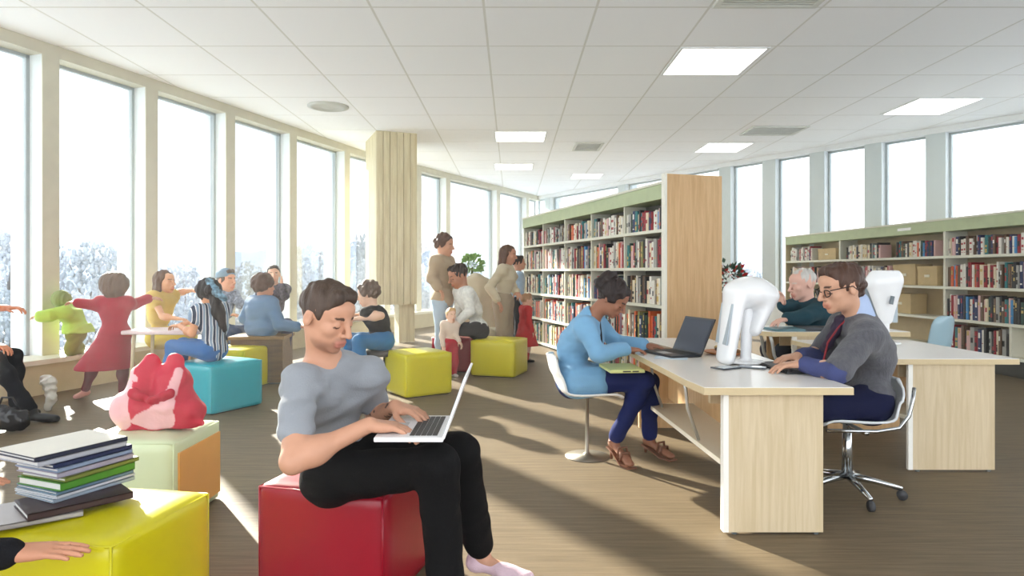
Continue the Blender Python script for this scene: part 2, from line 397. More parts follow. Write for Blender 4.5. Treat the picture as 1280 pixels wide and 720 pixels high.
def make_tree(seed, m):
    rnd = random.Random(seed); r = empty('tree')
    mb = MB(); mb.tube([(0, 0, 0), (.1, 0, 2.4), (0, .1, 4.2), (0, 0, 6.0)], [.35, .26, .18, .08], 8)
    for k in range(5):
        a = k*1.3+seed; mb.tube([(0, 0, 2.8+k*.4), (1.3*math.cos(a), 1.3*math.sin(a), 4.2+k*.5), (2.2*math.cos(a), 2.2*math.sin(a), 5.2+k*.5)], [.14, .09, .03], 6)
    mb.build('trunk', M_bark, r, True)
    c = MB()
    for k in range(800):      # crown: leaf clumps around a lobed volume
        a = rnd.uniform(0, 2*PI); u = rnd.uniform(-1, 1); rr = rnd.uniform(.3, 1.1)**.5; lob = 1+.22*math.sin(3*a+seed)+.15*math.sin(5*u+seed*2)
        s = math.sqrt(1-u*u); p = Vector((3.0*s*math.cos(a)*lob*rr, 3.0*s*math.sin(a)*lob*rr, 5.6+2.7*u*rr))
        z = rnd.uniform(.08, .26); c.ball(p, (z, z*rnd.uniform(.6, 1), z*rnd.uniform(.5, .9)), Rz(rnd.uniform(0, 3)), 1)
    c.build('crown', m, r)
    return r
protos = [make_tree(i+1, (M_fol, M_fol2)[i % 2]) for i in range(4)]
placed = 0; 
tl = []
for ring, (R_, n_) in enumerate(((36, 17), (50, 19), (66, 20))):
    for k in range(n_):
        a = math.radians(-46 + 92*(k+.5*(ring % 2)+.25)/n_); q = R_ + random.uniform(-1, 1)
        tl.append((q*math.sin(a)*(1.0), q*math.cos(a)+(1.5 if ring == 0 and k % 2 else 0)))
for i, (x, y) in enumerate(tl):
    if i < 4: o = protos[i]
    else: o = copy_tree(protos[i % 4])
    s = random.uniform(.8, 1.1) * (1.0 if x < 2 else .9) * (.62 + math.hypot(x, y)/100)
    o.location = (x, y, -7); o.scale = (s*.53, s*.53, s*random.uniform(.9, 1.1)); o.rotation_euler.z = random.uniform(0, 6)
    tag(o, 'hazy grey leafy tree standing outside beyond the windows', 'tree', 'hazy trees outside the windows')
# ================================================================ bookcases
M_shelf = mat('cream_shelf_paint', (224, 222, 204), .5, var=.05)
M_green = mat('sage_green_header', (186, 198, 156), .55, var=.12)
M_back = mat('shelf_back_shadow', (96, 92, 82), .8)  # even dark grey-brown for the shelf backs and plinth
M_endp = wood('oak_end_panel', (216, 180, 132), (200, 160, 112), (12, 12, .8), .45)
M_ply = wood('pale_birch', (214, 196, 164), (200, 180, 144), (16, 16, .9), .45)
M_boxw = mat('cardboard', (204, 180, 134), .8, var=.12)
def frame_M(O, u):       # local x along the case, local y out of the shelves (towards the reader), z up
    ux = Vector((u.x, u.y, 0)).normalized(); vy = Vector((0, 0, 1)).cross(ux)
    return Matrix(((ux.x, vy.x, 0, O.x), (ux.y, vy.y, 0, O.y), (0, 0, 1, 0), (0, 0, 0, 1)))
# ---- tall bookcase: local x from its near end to the far end, local +y faces the seating
P0, P1 = Vector((1.66, 7.10)), Vector((.22, 12.0))
u0 = (P1-P0); L0 = u0.length
MT = frame_M(P0, u0)      # +y = left-hand side of travel = towards -x
tall = empty('tall_bookcase'); tag(tall, 'long tall bookcase with sage green top band and oak end panel, full of books', 'bookcase')
rowsT = [1.72, 1.30, .885, .47, .065]; tops = [2.05, 1.72, 1.30, .885, .47]
D0 = .30
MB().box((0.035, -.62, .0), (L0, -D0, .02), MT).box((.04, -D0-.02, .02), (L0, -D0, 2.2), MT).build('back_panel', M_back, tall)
MB().box((-.035, -.68, 0), (.03, .0, 2.31), MT).build('end_panel', M_endp, tall)
MB().box((-.037, .0, 0), (.032, .03, 2.315), MT).build('panel_edge', mat('pale_edge', (238, 236, 224), .5), tall)
MB().box((.03, -.64, 2.05), (L0+.03, .015, 2.21), MT).build('header_band', M_green, tall)
MB().box((.03, -.67, 2.21), (L0+.03, .03, 2.235), MT).build('top_board', M_shelf, tall)
MB().box((L0, -.64, 0), (L0+.03, 0, 2.05), MT).build('far_end_panel', M_shelf, tall)
for z in rowsT:
    MB().box((.03, -.60, z-.035), (L0, 0.01, z), MT).build('shelf', M_shelf, tall)
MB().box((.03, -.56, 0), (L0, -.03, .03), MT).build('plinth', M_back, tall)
nb = 5; divsT = [L0*k/nb for k in range(1, nb)]
for x in divsT: MB().box((x-.012, -.58, .065), (x+.012, -.01, 2.05), MT).build('upright', M_shelf, tall)
# ---- low curved-end bookcase along the far side
Q0, Q1 = Vector((5.60, 13.4)), Vector((6.02, 6.3))
u1 = (Q1-Q0); L1 = u1.length
# local x from the far end towards us; shelves face -x (towards the room): that is -y in the local frame
ux = Vector((u1.x, u1.y, 0)).normalized(); vy = Vector((-1, -.06, 0)); vy = (vy-ux*vy.dot(ux)).normalized()
ML = Matrix(((ux.x, vy.x, 0, Q0.x), (ux.y, vy.y, 0, Q0.y), (0, 0, 1, 0), (0, 0, 0, 1)))
low = empty('low_bookcase'); tag(low, 'long low bookcase with sage green top band below the cloudy windows', 'bookcase')
rowsL = [1.47, 1.055, .63, .235]; topsL = [1.80, 1.47, 1.055, .63]
divsL = [1.95, 4.50]
MB().box((0, -.34, 0.02), (L1, -.32, 1.85), ML).build('back_panel', mat('shelf_back_timber', (196, 176, 138), .7, var=.1), low)
MB().box((0, -.36, 1.80), (L1, .015, 1.95), ML).build('header_band', M_green, low)
MB().box((0, -.38, 1.95), (L1, .03, 1.975), ML).build('top_board', M_shelf, low)
MB().box((-.03, -.34, 0), (0, 0, 1.85), ML).build('end_panel', mat('end_panel_timber', (206, 190, 150), .6, var=.1), low)
for z in rowsL: MB().box((0, -.32, z-.035), (L1, .012, z), ML).build('shelf', M_shelf, low)
MB().box((0, -.30, 0), (L1, -.03, .2), ML).build('plinth', mat('plinth_dark', (74, 72, 66), .8), low)
for x in divsL+[5.6]:
    MB().box((x-.02, -.32, .235), (x+.02, -.005, .63 if x == 5.6 else 1.80), ML).build('upright', M_shelf, low)

lp = MB().box((3.55, .0155, 1.86), (3.85, .02, 1.90), ML).build('label_plate', mat('label_plate', (244, 244, 240), .4), low)
# ---- books: a few meshes, copied; each book carries its own colour, spine bands and page block
M_page = mat('book_pages', (232, 226, 208), .85)
PAL = {'white': (232, 228, 216), 'cream': (224, 210, 180), 'grey': (168, 166, 160), 'black': (38, 38, 40), 'dark green': (28, 66, 54), 'dark red': (150, 20, 36), 'pale pink': (222, 182, 178),
       'brown': (104, 78, 58), 'teal': (34, 118, 122), 'navy': (30, 44, 92), 'orange': (214, 98, 48), 'light blue': (76, 144, 196), 'olive': (140, 138, 84), 'mauve': (140, 112, 126)}
for k, c in PAL.items(): mat('cover_'+k, c, .55, var=.06)
mat('spine_white', (240, 238, 230), .6); mat('spine_dark', (40, 38, 40), .6); mat('spine_gold', (202, 172, 96), .5); mat('spine_red', (168, 44, 46), .5)
def book_mesh(colr, th, h, d, seed):
    """standing book: spine towards +y at y=0, centred in x, foot at z=0"""
    rnd = random.Random(seed); m = MB(); t = .003
    m.mi = 0
    m.prism([(-th/2, -d), (-th/2+t, -d), (-th/2+t, -.004), (th/2-t, -.004), (th/2-t, -d), (th/2, -d), (th/2, -.006), (th*.25, .001), (-th*.25, .001), (-th/2, -.006)], 0, h)
    m.mi = 1; m.box((-th/2+t, -d+.006, .004), (th/2-t, -.004, h-.004))
    m.mi = 2
    for k in range(rnd.choice((1, 2, 2, 3))):
        z = h*rnd.uniform(.08, .8); hh = h*rnd.choice((.03, .05, .12, .2))
        m.box((-th*.27, -.001, z), (th*.27, .0024, min(h*.97, z+hh)))
    o = m.build('book_proto', [MATS['cover_'+colr], M_page, MATS[rnd.choice(['spine_white', 'spine_dark', 'spine_gold', 'spine_red'] if colr not in ('white', 'cream', 'grey', 'pale pink') else ['spine_dark', 'spine_red', 'spine_dark', 'spine_gold'])]])
    me = o.data; bpy.data.objects.remove(o); return me
BM = []
wts = {'white': 9, 'cream': 5, 'grey': 4, 'black': 6, 'dark green': 3, 'dark red': 4, 'pale pink': 4, 'brown': 3, 'teal': 2, 'navy': 2, 'orange': 2, 'light blue': 1, 'olive': 1, 'mauve': 1}
for k, n in wts.items():
    for j in range(n if n < 4 else 4):
        th = random.choice((.030, .036, .044, .054)); BM.append((k, th, book_mesh(k, th, .30, .21, len(BM)*7+3)))
def pick(rnd, bias=None):
    w_ = dict(wts)
    if bias: w_.update(bias)
    k = rnd.choices(list(w_), list(w_.values()))[0]
    return rnd.choice([b for b in BM if b[0] == k])
WORDS = ['top', 'second', 'third', 'fourth', 'bottom']
def fill(Mx, x0, x1, z, hmax, rnd, limit, where, group, stuff, bias=None, tilt=.04, y=-.02):
    """limit(x) tells whether a book there is one of those built one by one"""
    x = x0+.004
    while x < x1-.03:
        k, th, me = pick(rnd, bias); sc = rnd.uniform(.78, 1.0)*hmax/.30; s_ = rnd.uniform(.85, 1.25)
        if x + th*s_ > x1: break
        if rnd.random() < .03: x += rnd.uniform(.02, .06); continue
        M_ = Mx @ Matrix.Translation((x+th*s_/2, y-rnd.uniform(0, .02), z+.0005))
        if limit(x):
            o = bpy.data.objects.new('book', me); COL.objects.link(o); o.matrix_world = M_ @ Matrix.Diagonal((s_, rnd.uniform(.85, 1.1), sc, 1))
            tag(o, '%s book standing %s' % (k, where), 'book', '%s books standing %s' % (k, where))
        else: stuff.append((me, M_ @ Matrix.Diagonal((s_, 1, sc, 1))))
        x += th*s_ + .0015
def stuff_mesh(lst, name, label, group=None):
    if not lst: return
    vs, fs, mi, mats_ = [], [], [], []
    for me, M_ in lst:
        off = len(vs); vs += [M_ @ v.co for v in me.vertices]
        idx = []
        for mt in me.materials:
            if mt not in mats_: mats_.append(mt)
            idx.append(mats_.index(mt))
        for p in me.polygons: fs.append([off+i for i in p.vertices]); mi.append(idx[p.material_index])
    m = bpy.data.meshes.new(name); m.from_pydata(vs, [], fs)
    for q in mats_: m.materials.append(q)
    m.polygons.foreach_set('material_index', mi)
    o = bpy.data.objects.new(name, m); COL.objects.link(o); tag(o, label, 'books', None, 'stuff'); return o
rnd = random.Random(21); rest = []
edges = [.035] + [v for x in divsT for v in (x-.013, x+.013)] + [L0-.005]
for ri, (z, tp_) in enumerate(zip(rowsT, tops)):
    for b in range(0, len(edges), 2):
        fill(MT, edges[b], edges[b+1], z, min(.335, tp_-z-.07), rnd, lambda x: x < (1.62 if ri < 2 else 1.45 if ri < 4 else -1), 'on the %s shelf of the tall bookcase' % WORDS[ri], 0, rest,
             {'olive': 6, 'brown': 6, 'orange': 4} if ri == 4 else ({'orange': 5, 'teal': 4} if ri == 3 else None))
# low bookcase
RW_ = ['top', 'second', 'third', 'bottom']
A0, A1 = 4.52, L1-.02
for ri, (z, tp_) in enumerate(zip(rowsL, topsL)):
    h_ = min(.33, tp_-z-.075)
    x1 = 5.57 if ri == 3 else A1
    bias = {'dark red': 9, 'black': 8, 'cream': 6} if ri == 3 else ({'navy': 4, 'light blue': 4, 'orange': 5, 'dark red': 6} if ri == 2 else None)
    fill(ML, A0, x1, z, h_, rnd, lambda x: x < 6.2, 'on the %s shelf of the low bookcase' % RW_[ri] if ri == 3 else 'on the %s shelf of the low bookcase in its fullest bay' % RW_[ri], 0, rest, bias)
fill(ML, 3.45, 4.30, rowsL[0], .25, rnd, lambda x: True, 'on the top shelf of the low bookcase above the cardboard boxes', 0, rest)
fill(ML, 2.1, 3.05, rowsL[0], .25, rnd, lambda x: x > 2.6, 'on the low bookcase top shelf over the man in glasses', 0, rest, {'white': 14, 'grey': 9, 'dark red': 1, 'orange': 0})
fill(ML, 1.98, 3.3, rowsL[1], .3, rnd, lambda x: False, '', 0, rest, {'pale pink': 12, 'white': 12, 'black': 3})
fill(ML, .1, 1.0, rowsL[0], .27, rnd, lambda x: False, '', 0, rest, {'white': 40, 'pale pink': 1, 'black': 0, 'dark green': 0})
fill(ML, .1, 1.9, rowsL[1], .3, rnd, lambda x: False, '', 0, rest, {'pale pink': 14, 'white': 9, 'cream': 9})
fill(ML, .1, 1.9, rowsL[2], .3, rnd, lambda x: False, '', 0, rest, {'olive': 10, 'brown': 12, 'cream': 9})
fill(ML, 2.0, 2.9, rowsL[2], .3, rnd, lambda x: False, '', 0, rest)
stuff_mesh(rest, 'books', 'many more small books filling the farther shelves of both bookcases')
# cardboard storage boxes in the empty bays
def carton(x0, x1, z, h_, label, m=M_boxw, hole=True):
    o = MB().box((x0, -.30, z+.001), (x1, -.05, z+h_), ML).build('storage_box', m); soft(o, .006)
    tag(o, label, 'box')
    MB().box((x0-.004, -.305, z+h_*.82), (x1+.004, -.044, z+h_+.008), ML).build('lid', m, o)
    if hole: MB().box(((x0+x1)/2-.05, -.05, z+h_*.45), ((x0+x1)/2+.05, -.043, z+h_*.58), ML).build('label_card', mat('label_card', (232, 226, 206), .7), o)
carton(3.35, 3.85, rowsL[1], .30, 'cardboard box on the second shelf of the low bookcase, beside its slimmer twin')
carton(3.90, 4.30, rowsL[1], .27, 'narrower cardboard box on the second shelf of the low bookcase, next to the upright')
carton(3.25, 3.75, rowsL[2], .29, 'cardboard box on the third shelf of the low bookcase above the blue chair')
carton(1.15, 1.75, rowsL[0], .2, 'flat cardboard box at the far end of the low bookcase top shelf')

# ================================================================ soft cube seats
def cube_seat(loc, rz, size, h, name_label, rgb, feet=True, side=None, var=.05):
    """upholstered cube: slightly pillowed top, rounded corners, piped seams"""
    n = 14; hx = size/2; bm = bmesh.new()
    bmesh.ops.create_cube(bm, size=1)
    bmesh.ops.subdivide_edges(bm, edges=bm.edges[:], cuts=n, use_grid_fill=True)
    r_ = .032
    for v in bm.verts:
        p = Vector((v.co.x*size, v.co.y*size, (v.co.z+.5)*h)); c = Vector((max(-hx+r_, min(hx-r_, p.x)), max(-hx+r_, min(hx-r_, p.y)), max(.012, min(h-r_, p.z))))
        d = p-c
        if d.length > 1e-6: p = c + d.normalized()*min(r_, d.length) if d.length > r_ else p
        u, v_, w_ = p.x/hx, p.y/hx, (p.z/h-.5)*2
        if p.z > h-r_*1.2: p.z += .014*(1-u*u)*(1-v_*v_)
        bul = .007*(1-w_*w_)
        if abs(u) > .9: p.x += math.copysign(bul*(1-v_*v_), u)
        if abs(v_) > .9: p.y += math.copysign(bul*(1-u*u), v_)
        v.co = p
    me = bpy.data.meshes.new('cube_seat'); bm.to_mesh(me); bm.free()
    for p in me.polygons: p.use_smooth = True
    o = bpy.data.objects.new('cube_seat', me); COL.objects.link(o); o.location = (loc[0], loc[1], .012); o.rotation_euler.z = rz
    m = mat('vinyl_%d_%d_%d' % rgb, rgb, .32, var=var, vscale=5, spec=.5, bump=.05, bscale=25); me.materials.append(m)
    tag(o, name_label, 'pouf')
    s = MB()
    q = hx-.010; zt = h-.012
    s.tube([(-q, -q, zt), (q, -q, zt), (q, q, zt), (-q, q, zt), (-q, -q, zt)], .0045, 6)
    for a, b in ((-1, -1), (1, -1), (1, 1), (-1, 1)): s.tube([(a*q, b*q, .02), (a*q, b*q, zt)], .0045, 6)
    s.build('seam', m, o, True)
    MB().box((-hx+.03, -hx+.03, -.012), (hx-.03, hx-.03, .004)).build('base', mat('cube_base', (48, 44, 40), .7), o)
    if side:  # orange reflected tint, added as a coloured sheet on one side
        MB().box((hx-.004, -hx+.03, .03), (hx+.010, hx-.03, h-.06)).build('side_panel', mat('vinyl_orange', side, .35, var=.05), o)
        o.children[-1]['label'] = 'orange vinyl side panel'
    return o
C_YEL, C_RED, C_TEAL = (208, 198, 8), (154, 6, 34), (34, 164, 178)
a = math.atan2(.49, .075)-PI/2
cube_seat((-1.19-.25+.03, 2.0+.25, 0), a, .5, .42, 'yellow cube seat carrying the tall pile of books', C_YEL)
cube_seat((-1.62-.25, 3.15+.25, 0), 0, .5, .42, 'pale green cube seat with an orange side, under the red and pink bag', (212, 226, 186), side=(232, 170, 84))  # reflected green is painted into the body colour, reflected orange onto one side
redc = (Vector((-.466, 2.39))+Vector((-.524, .14))/2+Vector((.14, .524))/2)
cube_seat((redc.x, redc.y, 0), math.atan2(-.14, .524), .54, .42, 'large red cube seat under the young man with the white laptop', C_RED)
# teal: corners at (264,.) front; right (322,.)
def cube_by(front, size, rz, label, rgb):
    """front = ground point of the corner nearest the viewer; rz = direction of the side running off to the right"""
    f = Vector((front[0], front[1])); u = Vector((math.cos(rz), math.sin(rz))); v = Vector((-u.y, u.x))
    c = f+u*size/2+v*size/2; return cube_seat((c.x, c.y, 0), rz, size, .42, label, rgb)
g = G(264, 520); cube_by((g.x, g.y), .56, math.radians(62), 'turquoise cube seat under the girl in the striped top', C_TEAL)
g = G(508, 499); cube_by((g.x, g.y), .52, math.radians(35), 'yellow cube seat standing alone in front of the woman in black', C_YEL)
g = G(643, 473); cube_by((g.x, g.y), .56, math.radians(72), 'yellow cube seat pushed against the red one by the tall bookcase', C_YEL)
g = G(590, 468); cube_by((g.x-.02, g.y+.1), .54, math.radians(72), 'red cube seat under the reader in the white shirt', C_RED)
g = G(305, 490); cube_by((g.x, g.y), .52, math.radians(80), 'yellow cube seat behind the turquoise one, beside a brown stool', C_YEL)

# ================================================================ desks
M_top = mat('desk_laminate', (232, 228, 222), .28, var=.03, spec=.5)
M_edge = mat('desk_edge', (208, 188, 148), .5)
def arc_pts(pts, n=6):
    return pts
def make_desk(label, loc=(0, 0)):
    """desk with two panel legs, a bowed long edge, a sloping book shelf under it; origin at the near corner of its bowed side"""
    r = empty('desk', (loc[0], loc[1], 0)); tag(r, label, 'desk')
    Wd, Ln, Z, t = .70, 2.30, .71, .036
    left = [(-.02 - .10*math.sin(PI*.5*k/10)*(k/10)**.3, Ln*k/10) for k in range(11)]
    left[0] = (.0, 0)
    out_ = [(Wd, 0), (Wd, Ln), (Wd-.02, Ln)] + left[::-1]
    o = MB().prism(out_, Z-t, Z-.003).build('desktop', M_edge, r)
    ins = [(Wd-.002, .002), (Wd-.002, Ln-.002)] + [(x+.002, min(Ln-.002, max(.002, y))) for x, y in left[::-1]]
    MB().prism(ins, Z-.003, Z).build('worktop_surface', M_top, o)
    a = MB().box((.13, .05, .012), (.58, .09, Z-t)).build('leg_panel', M_ply, r); 
    MB().box((.105, .048, .012), (.13, .092, Z-t)).build('panel_edge', mat('white_edge', (244, 242, 234), .4), a)
    MB().box((.15, .055, 0), (.17, .085, .012)).box((.54, .055, 0), (.56, .085, .012)).build('foot', M_dark, a)
    b = MB().box((.11, Ln-.16, .012), (.60, Ln-.12, Z-t)).build('leg_panel', M_endp, r)
    MB().box((.15, Ln-.155, 0), (.17, Ln-.125, .012)).box((.54, Ln-.155, 0), (.56, Ln-.125, .012)).build('foot', M_dark, b)
    # shelf hung under the bowed side
    MB().prism([(.10, .09), (.34, .09), (.34, 1.42), (.03, 1.42)], .325, .35).build('under_shelf', mat('shelf_laminate', (238, 230, 210), .4), r)
    MB().prism([(.34, .09), (.36, .09), (.36, Ln-.16), (.34, Ln-.16)], .25, Z-t).build('modesty_panel', M_endp, r)
    for yb in (.30, 1.2): MB().box((.12, yb, Z-t-.10), (.30, yb+.04, Z-t)).build('bracket', M_ply, r)
    for yb in (.44, 1.30): MB().tube([(.02, yb, Z-t-.004), (.03, yb, Z-.09), (.04, yb, .52), (.10, yb, .35)], .009, 8).build('hanger', mat('grey_metal', (198, 200, 196), .35, .7), r, True)
    return r
desk1 = make_desk('pale desk with the open dark laptop and white computer, reader in light blue beside it', (.90, 3.07))
def relabel(r, label): r['label'] = label; return r
d2 = relabel(copy_tree(desk1), 'pale desk behind the man in glasses, with a clear end and timber leg panel'); d2.location = (2.36, 4.08, 0); d2.scale = (1.14, .50, 1)
d3 = relabel(copy_tree(desk1), 'desk where the white-haired man leans, half hidden by the man in glasses'); d3.location = (2.10, 5.30, 0); d3.scale = (1.6, .26, 1.08)
# ================================================================ continuous bodies: distance fields turned into one surface
QV = 1.0
def V(*a): return np.array(a, dtype=np.float64)
def nrm(v): v = np.asarray(v, float); return v/(np.linalg.norm(v)+1e-12)
class Field:
    def __init__(s): s.p = []
    def cone(s, a, b, r0, r1=None, k=.02, col=None, flat=None, sub=False, geo=True):
        s.p.append(('c', V(*a), V(*b), r0, r0 if r1 is None else r1, k, col, flat, sub, geo)); return s
    def ell(s, c, rad, R=None, k=.02, col=None, sub=False, geo=True):
        rad = (rad,)*3 if not hasattr(rad, '__len__') else rad
        s.p.append(('e', V(*c), V(*rad), np.eye(3) if R is None else R, None, k, col, None, sub, geo)); return s
    def cut(s, n, c): s.p.append(('p', nrm(n), float(c), None, None, 0, None, None, True, True)); return s     # removes n.p > c
    def dist(s, q, P):
        if q[0] == 'c':
            a, b, r0, r1, flat = q[1], q[2], q[3], q[4], q[7]
            d = P-a; e = b-a
            if flat is not None:
                f, sc = nrm(flat[0]), 1/flat[1]-1
                d = d + (d@f)[..., None]*f*sc; e = e + (e@f)*f*sc
            t = np.clip((d@e)/max(e@e, 1e-12), 0, 1)
            return np.sqrt(((d-t[..., None]*e)**2).sum(-1)) - (r0+(r1-r0)*t)
        if q[0] == 'e':
            d = (P-q[1])@q[3]; k0 = np.sqrt(((d/q[2])**2).sum(-1)); k1 = np.sqrt(((d/q[2]**2)**2).sum(-1))+1e-9
            return k0*(k0-1)/k1
        return P@q[1]-q[2]
    def box(s, q, m):
        if q[0] == 'c':
            r = max(q[3], q[4])*(max(1, q[7][1]) if q[7] else 1)+m
            return np.minimum(q[1], q[2])-r, np.maximum(q[1], q[2])+r
        if q[0] == 'e': r = q[2].max()+m; return q[1]-r, q[1]+r
    def mesh(s, vox, name='body', wr=0.0, wf=40.0, wdir=(1, 1, 1), smooth=0, seed=0):
        vox = vox*QV
        lo = np.min([s.box(q, .01)[0] for q in s.p if q[0] != 'p' and not q[8] and q[9]], 0)-2*vox
        hi = np.max([s.box(q, .01)[1] for q in s.p if q[0] != 'p' and not q[8] and q[9]], 0)+2*vox
        n = np.ceil((hi-lo)/vox).astype(int)+1
        D = np.full(n, 1.0, np.float32)
        ax = [lo[i]+vox*np.arange(n[i]) for i in range(3)]
        for q in s.p:
            if not q[9]: continue
            if q[0] == 'p':
                g = (ax[0][:, None, None]*q[1][0]+ax[1][None, :, None]*q[1][1]+ax[2][None, None, :]*q[1][2])-q[2]
                D = np.where(D < 1, np.maximum(D, g), D).astype(np.float32); continue
            b0, b1 = s.box(q, q[5]+3*vox)
            i0 = np.clip(np.floor((b0-lo)/vox).astype(int), 0, n-1); i1 = np.clip(np.ceil((b1-lo)/vox).astype(int)+1, 1, n)
            if np.any(i1 <= i0): continue
            sl = tuple(slice(i0[i], i1[i]) for i in range(3))
            P = np.stack(np.meshgrid(*[ax[i][sl[i]] for i in range(3)], indexing='ij'), -1)
            d = s.dist(q, P); A = D[sl]; k = max(q[5], 1e-5)
            if q[8]:
                d = -d; h = np.clip(.5-.5*(A-d)/k, 0, 1); R_ = A*(1-h)+d*h+k*h*(1-h); R_ = np.where(A >= .999, A, R_)
            else:
                h = np.clip(.5+.5*(A-d)/k, 0, 1); R_ = A*(1-h)+d*h-k*h*(1-h)
            D[sl] = R_
        Vt, Fc = nets(D, lo, vox)
        for _ in range(smooth): Vt = laplace(Vt, Fc)
        if wr:
            N_ = vnormals(Vt, Fc); rs = np.random.RandomState(seed+5); w_ = np.zeros(len(Vt)); wd = np.array(wdir, float)
            warp = np.sin(Vt@(rs.randn(3)*9)+1)*.03
            for j in range(7):
                kx = rs.randn(3)*wd*wf; w_ += np.sin(Vt@kx + rs.rand()*6 + warp*60)
            Vt = Vt + N_*(wr*np.tanh(w_/2.2))[:, None]
        cols = [(q, lin(q[6])) for q in s.p if q[6] is not None]
        me = bpy.data.meshes.new(name)
        me.vertices.add(len(Vt)); me.vertices.foreach_set('co', Vt.astype(np.float32).ravel())
        me.loops.add(Fc.size); me.loops.foreach_set('vertex_index', Fc.astype(np.int32).ravel())
        me.polygons.add(len(Fc)); me.polygons.foreach_set('loop_start', np.arange(0, Fc.size, 4, dtype=np.int32))
        try: me.polygons.foreach_set('loop_total', np.full(len(Fc), 4, np.int32))
        except Exception: pass
        me.update(calc_edges=True); me.polygons.foreach_set('use_smooth', np.ones(len(Fc), bool))
        if len(cols) > 0:
            best = np.full(len(Vt), 9.0); C = np.zeros((len(Vt), 4)); C[:, 3] = 1
            wsum = np.zeros(len(Vt)); acc = np.zeros((len(Vt), 3))
            for q, c in cols:
                m_ = q[5] if q[9] else .0
                b0, b1 = s.box(q, .05); sel = np.all((Vt > b0) & (Vt < b1), 1)
                if not sel.any(): continue
                d = s.dist(q, Vt[sel]); w_ = np.exp(-np.clip(d, -.02, .05)/.0022) if q[9] else np.where(d < 0, 3e4, 0.0)
                acc[sel] += w_[:, None]*np.array(c); wsum[sel] += w_
            ok = wsum > 0; C[ok, :3] = acc[ok]/wsum[ok][:, None]
            C[~ok, :3] = cols[0][1]
            at = me.color_attributes.new('tone', 'FLOAT_COLOR', 'POINT'); at.data.foreach_set('color', C.astype(np.float32).ravel())
        me.validate(); return me
def nets(D, lo, vox):
    S = D < 0; n = np.array(D.shape)
    c = np.zeros(n-1, np.int8)
    for i in (0, 1):
        for j in (0, 1):
            for k in (0, 1): c += S[i:n[0]-1+i, j:n[1]-1+j, k:n[2]-1+k]
    act = np.argwhere((c > 0) & (c < 8)); idx = np.full(c.shape, -1, np.int32); idx[tuple(act.T)] = np.arange(len(act))
    pos = np.zeros((len(act), 3)); cnt = np.zeros(len(act)); cor = {}
    for i in (0, 1):
        for j in (0, 1):
            for k in (0, 1): cor[i, j, k] = D[act[:, 0]+i, act[:, 1]+j, act[:, 2]+k].astype(float)
    for a in cor:
        for ax in range(3):
            if a[ax] == 0:
                b = list(a); b[ax] = 1; b = tuple(b); da, db = cor[a], cor[b]; m = (da < 0) != (db < 0)
                t = np.where(m, da/np.where(m, da-db, 1), 0); p = np.zeros((len(act), 3)); p[:] = a; p[:, ax] += t
                pos[m] += p[m]; cnt[m] += 1
    Vt = lo + (act+pos/cnt[:, None])*vox
    Fs = []
    for ax in range(3):
        u, v = (ax+1) % 3, (ax+2) % 3
        s0 = [slice(None)]*3; s1 = [slice(None)]*3; s0[ax] = slice(0, -1); s1[ax] = slice(1, None)
        m = S[tuple(s0)] != S[tuple(s1)]; E_ = np.argwhere(m)
        E_ = E_[(E_[:, u] > 0) & (E_[:, v] > 0) & (E_[:, u] < n[u]-1) & (E_[:, v] < n[v]-1)]
        ins = S[tuple(E_.T)]
        q = []
        for du, dv in ((-1, -1), (0, -1), (0, 0), (-1, 0)):
            e = E_.copy(); e[:, u] += du; e[:, v] += dv; q.append(idx[tuple(e.T)])
        q = np.stack(q, 1); q[~ins] = q[~ins][:, ::-1]; Fs.append(q[(q >= 0).all(1)])
    return Vt, np.concatenate(Fs)
def vnormals(Vt, Fc):
    a = Vt[Fc[:, 2]]-Vt[Fc[:, 0]]; b = Vt[Fc[:, 3]]-Vt[Fc[:, 1]]; f = np.cross(a, b); N_ = np.zeros_like(Vt)
    for i in range(4): np.add.at(N_, Fc[:, i], f)
    return N_/(np.linalg.norm(N_, axis=1)[:, None]+1e-12)
def laplace(Vt, Fc, l=.5):
    S_ = np.zeros_like(Vt); c = np.zeros(len(Vt))
    for i in range(4):
        for j in (1, 3): np.add.at(S_, Fc[:, i], Vt[Fc[:, (i+j) % 4]]); np.add.at(c, Fc[:, i], 1)
    return Vt*(1-l)+l*S_/np.maximum(c, 1)[:, None]

M_skin = mat('skin', (200, 150, 120), .5, attr=True, var=.05, vscale=30, spec=.35)
def M_cloth(rgb, rough=.85, bump=.25, bs=180, var=.10): return mat('cloth_%d_%d_%d' % rgb, rgb, rough, var=var, vscale=7, bump=bump, bscale=bs, spec=.15, sheen=(.12 if sum(rgb) > 200 else 0))
def M_hairm(rgb): return mat('hair_%d_%d_%d' % rgb, rgb, .55, var=.45, vscale=16, bump=.8, bscale=70, stretch=(1, 1, .25), spec=.4)

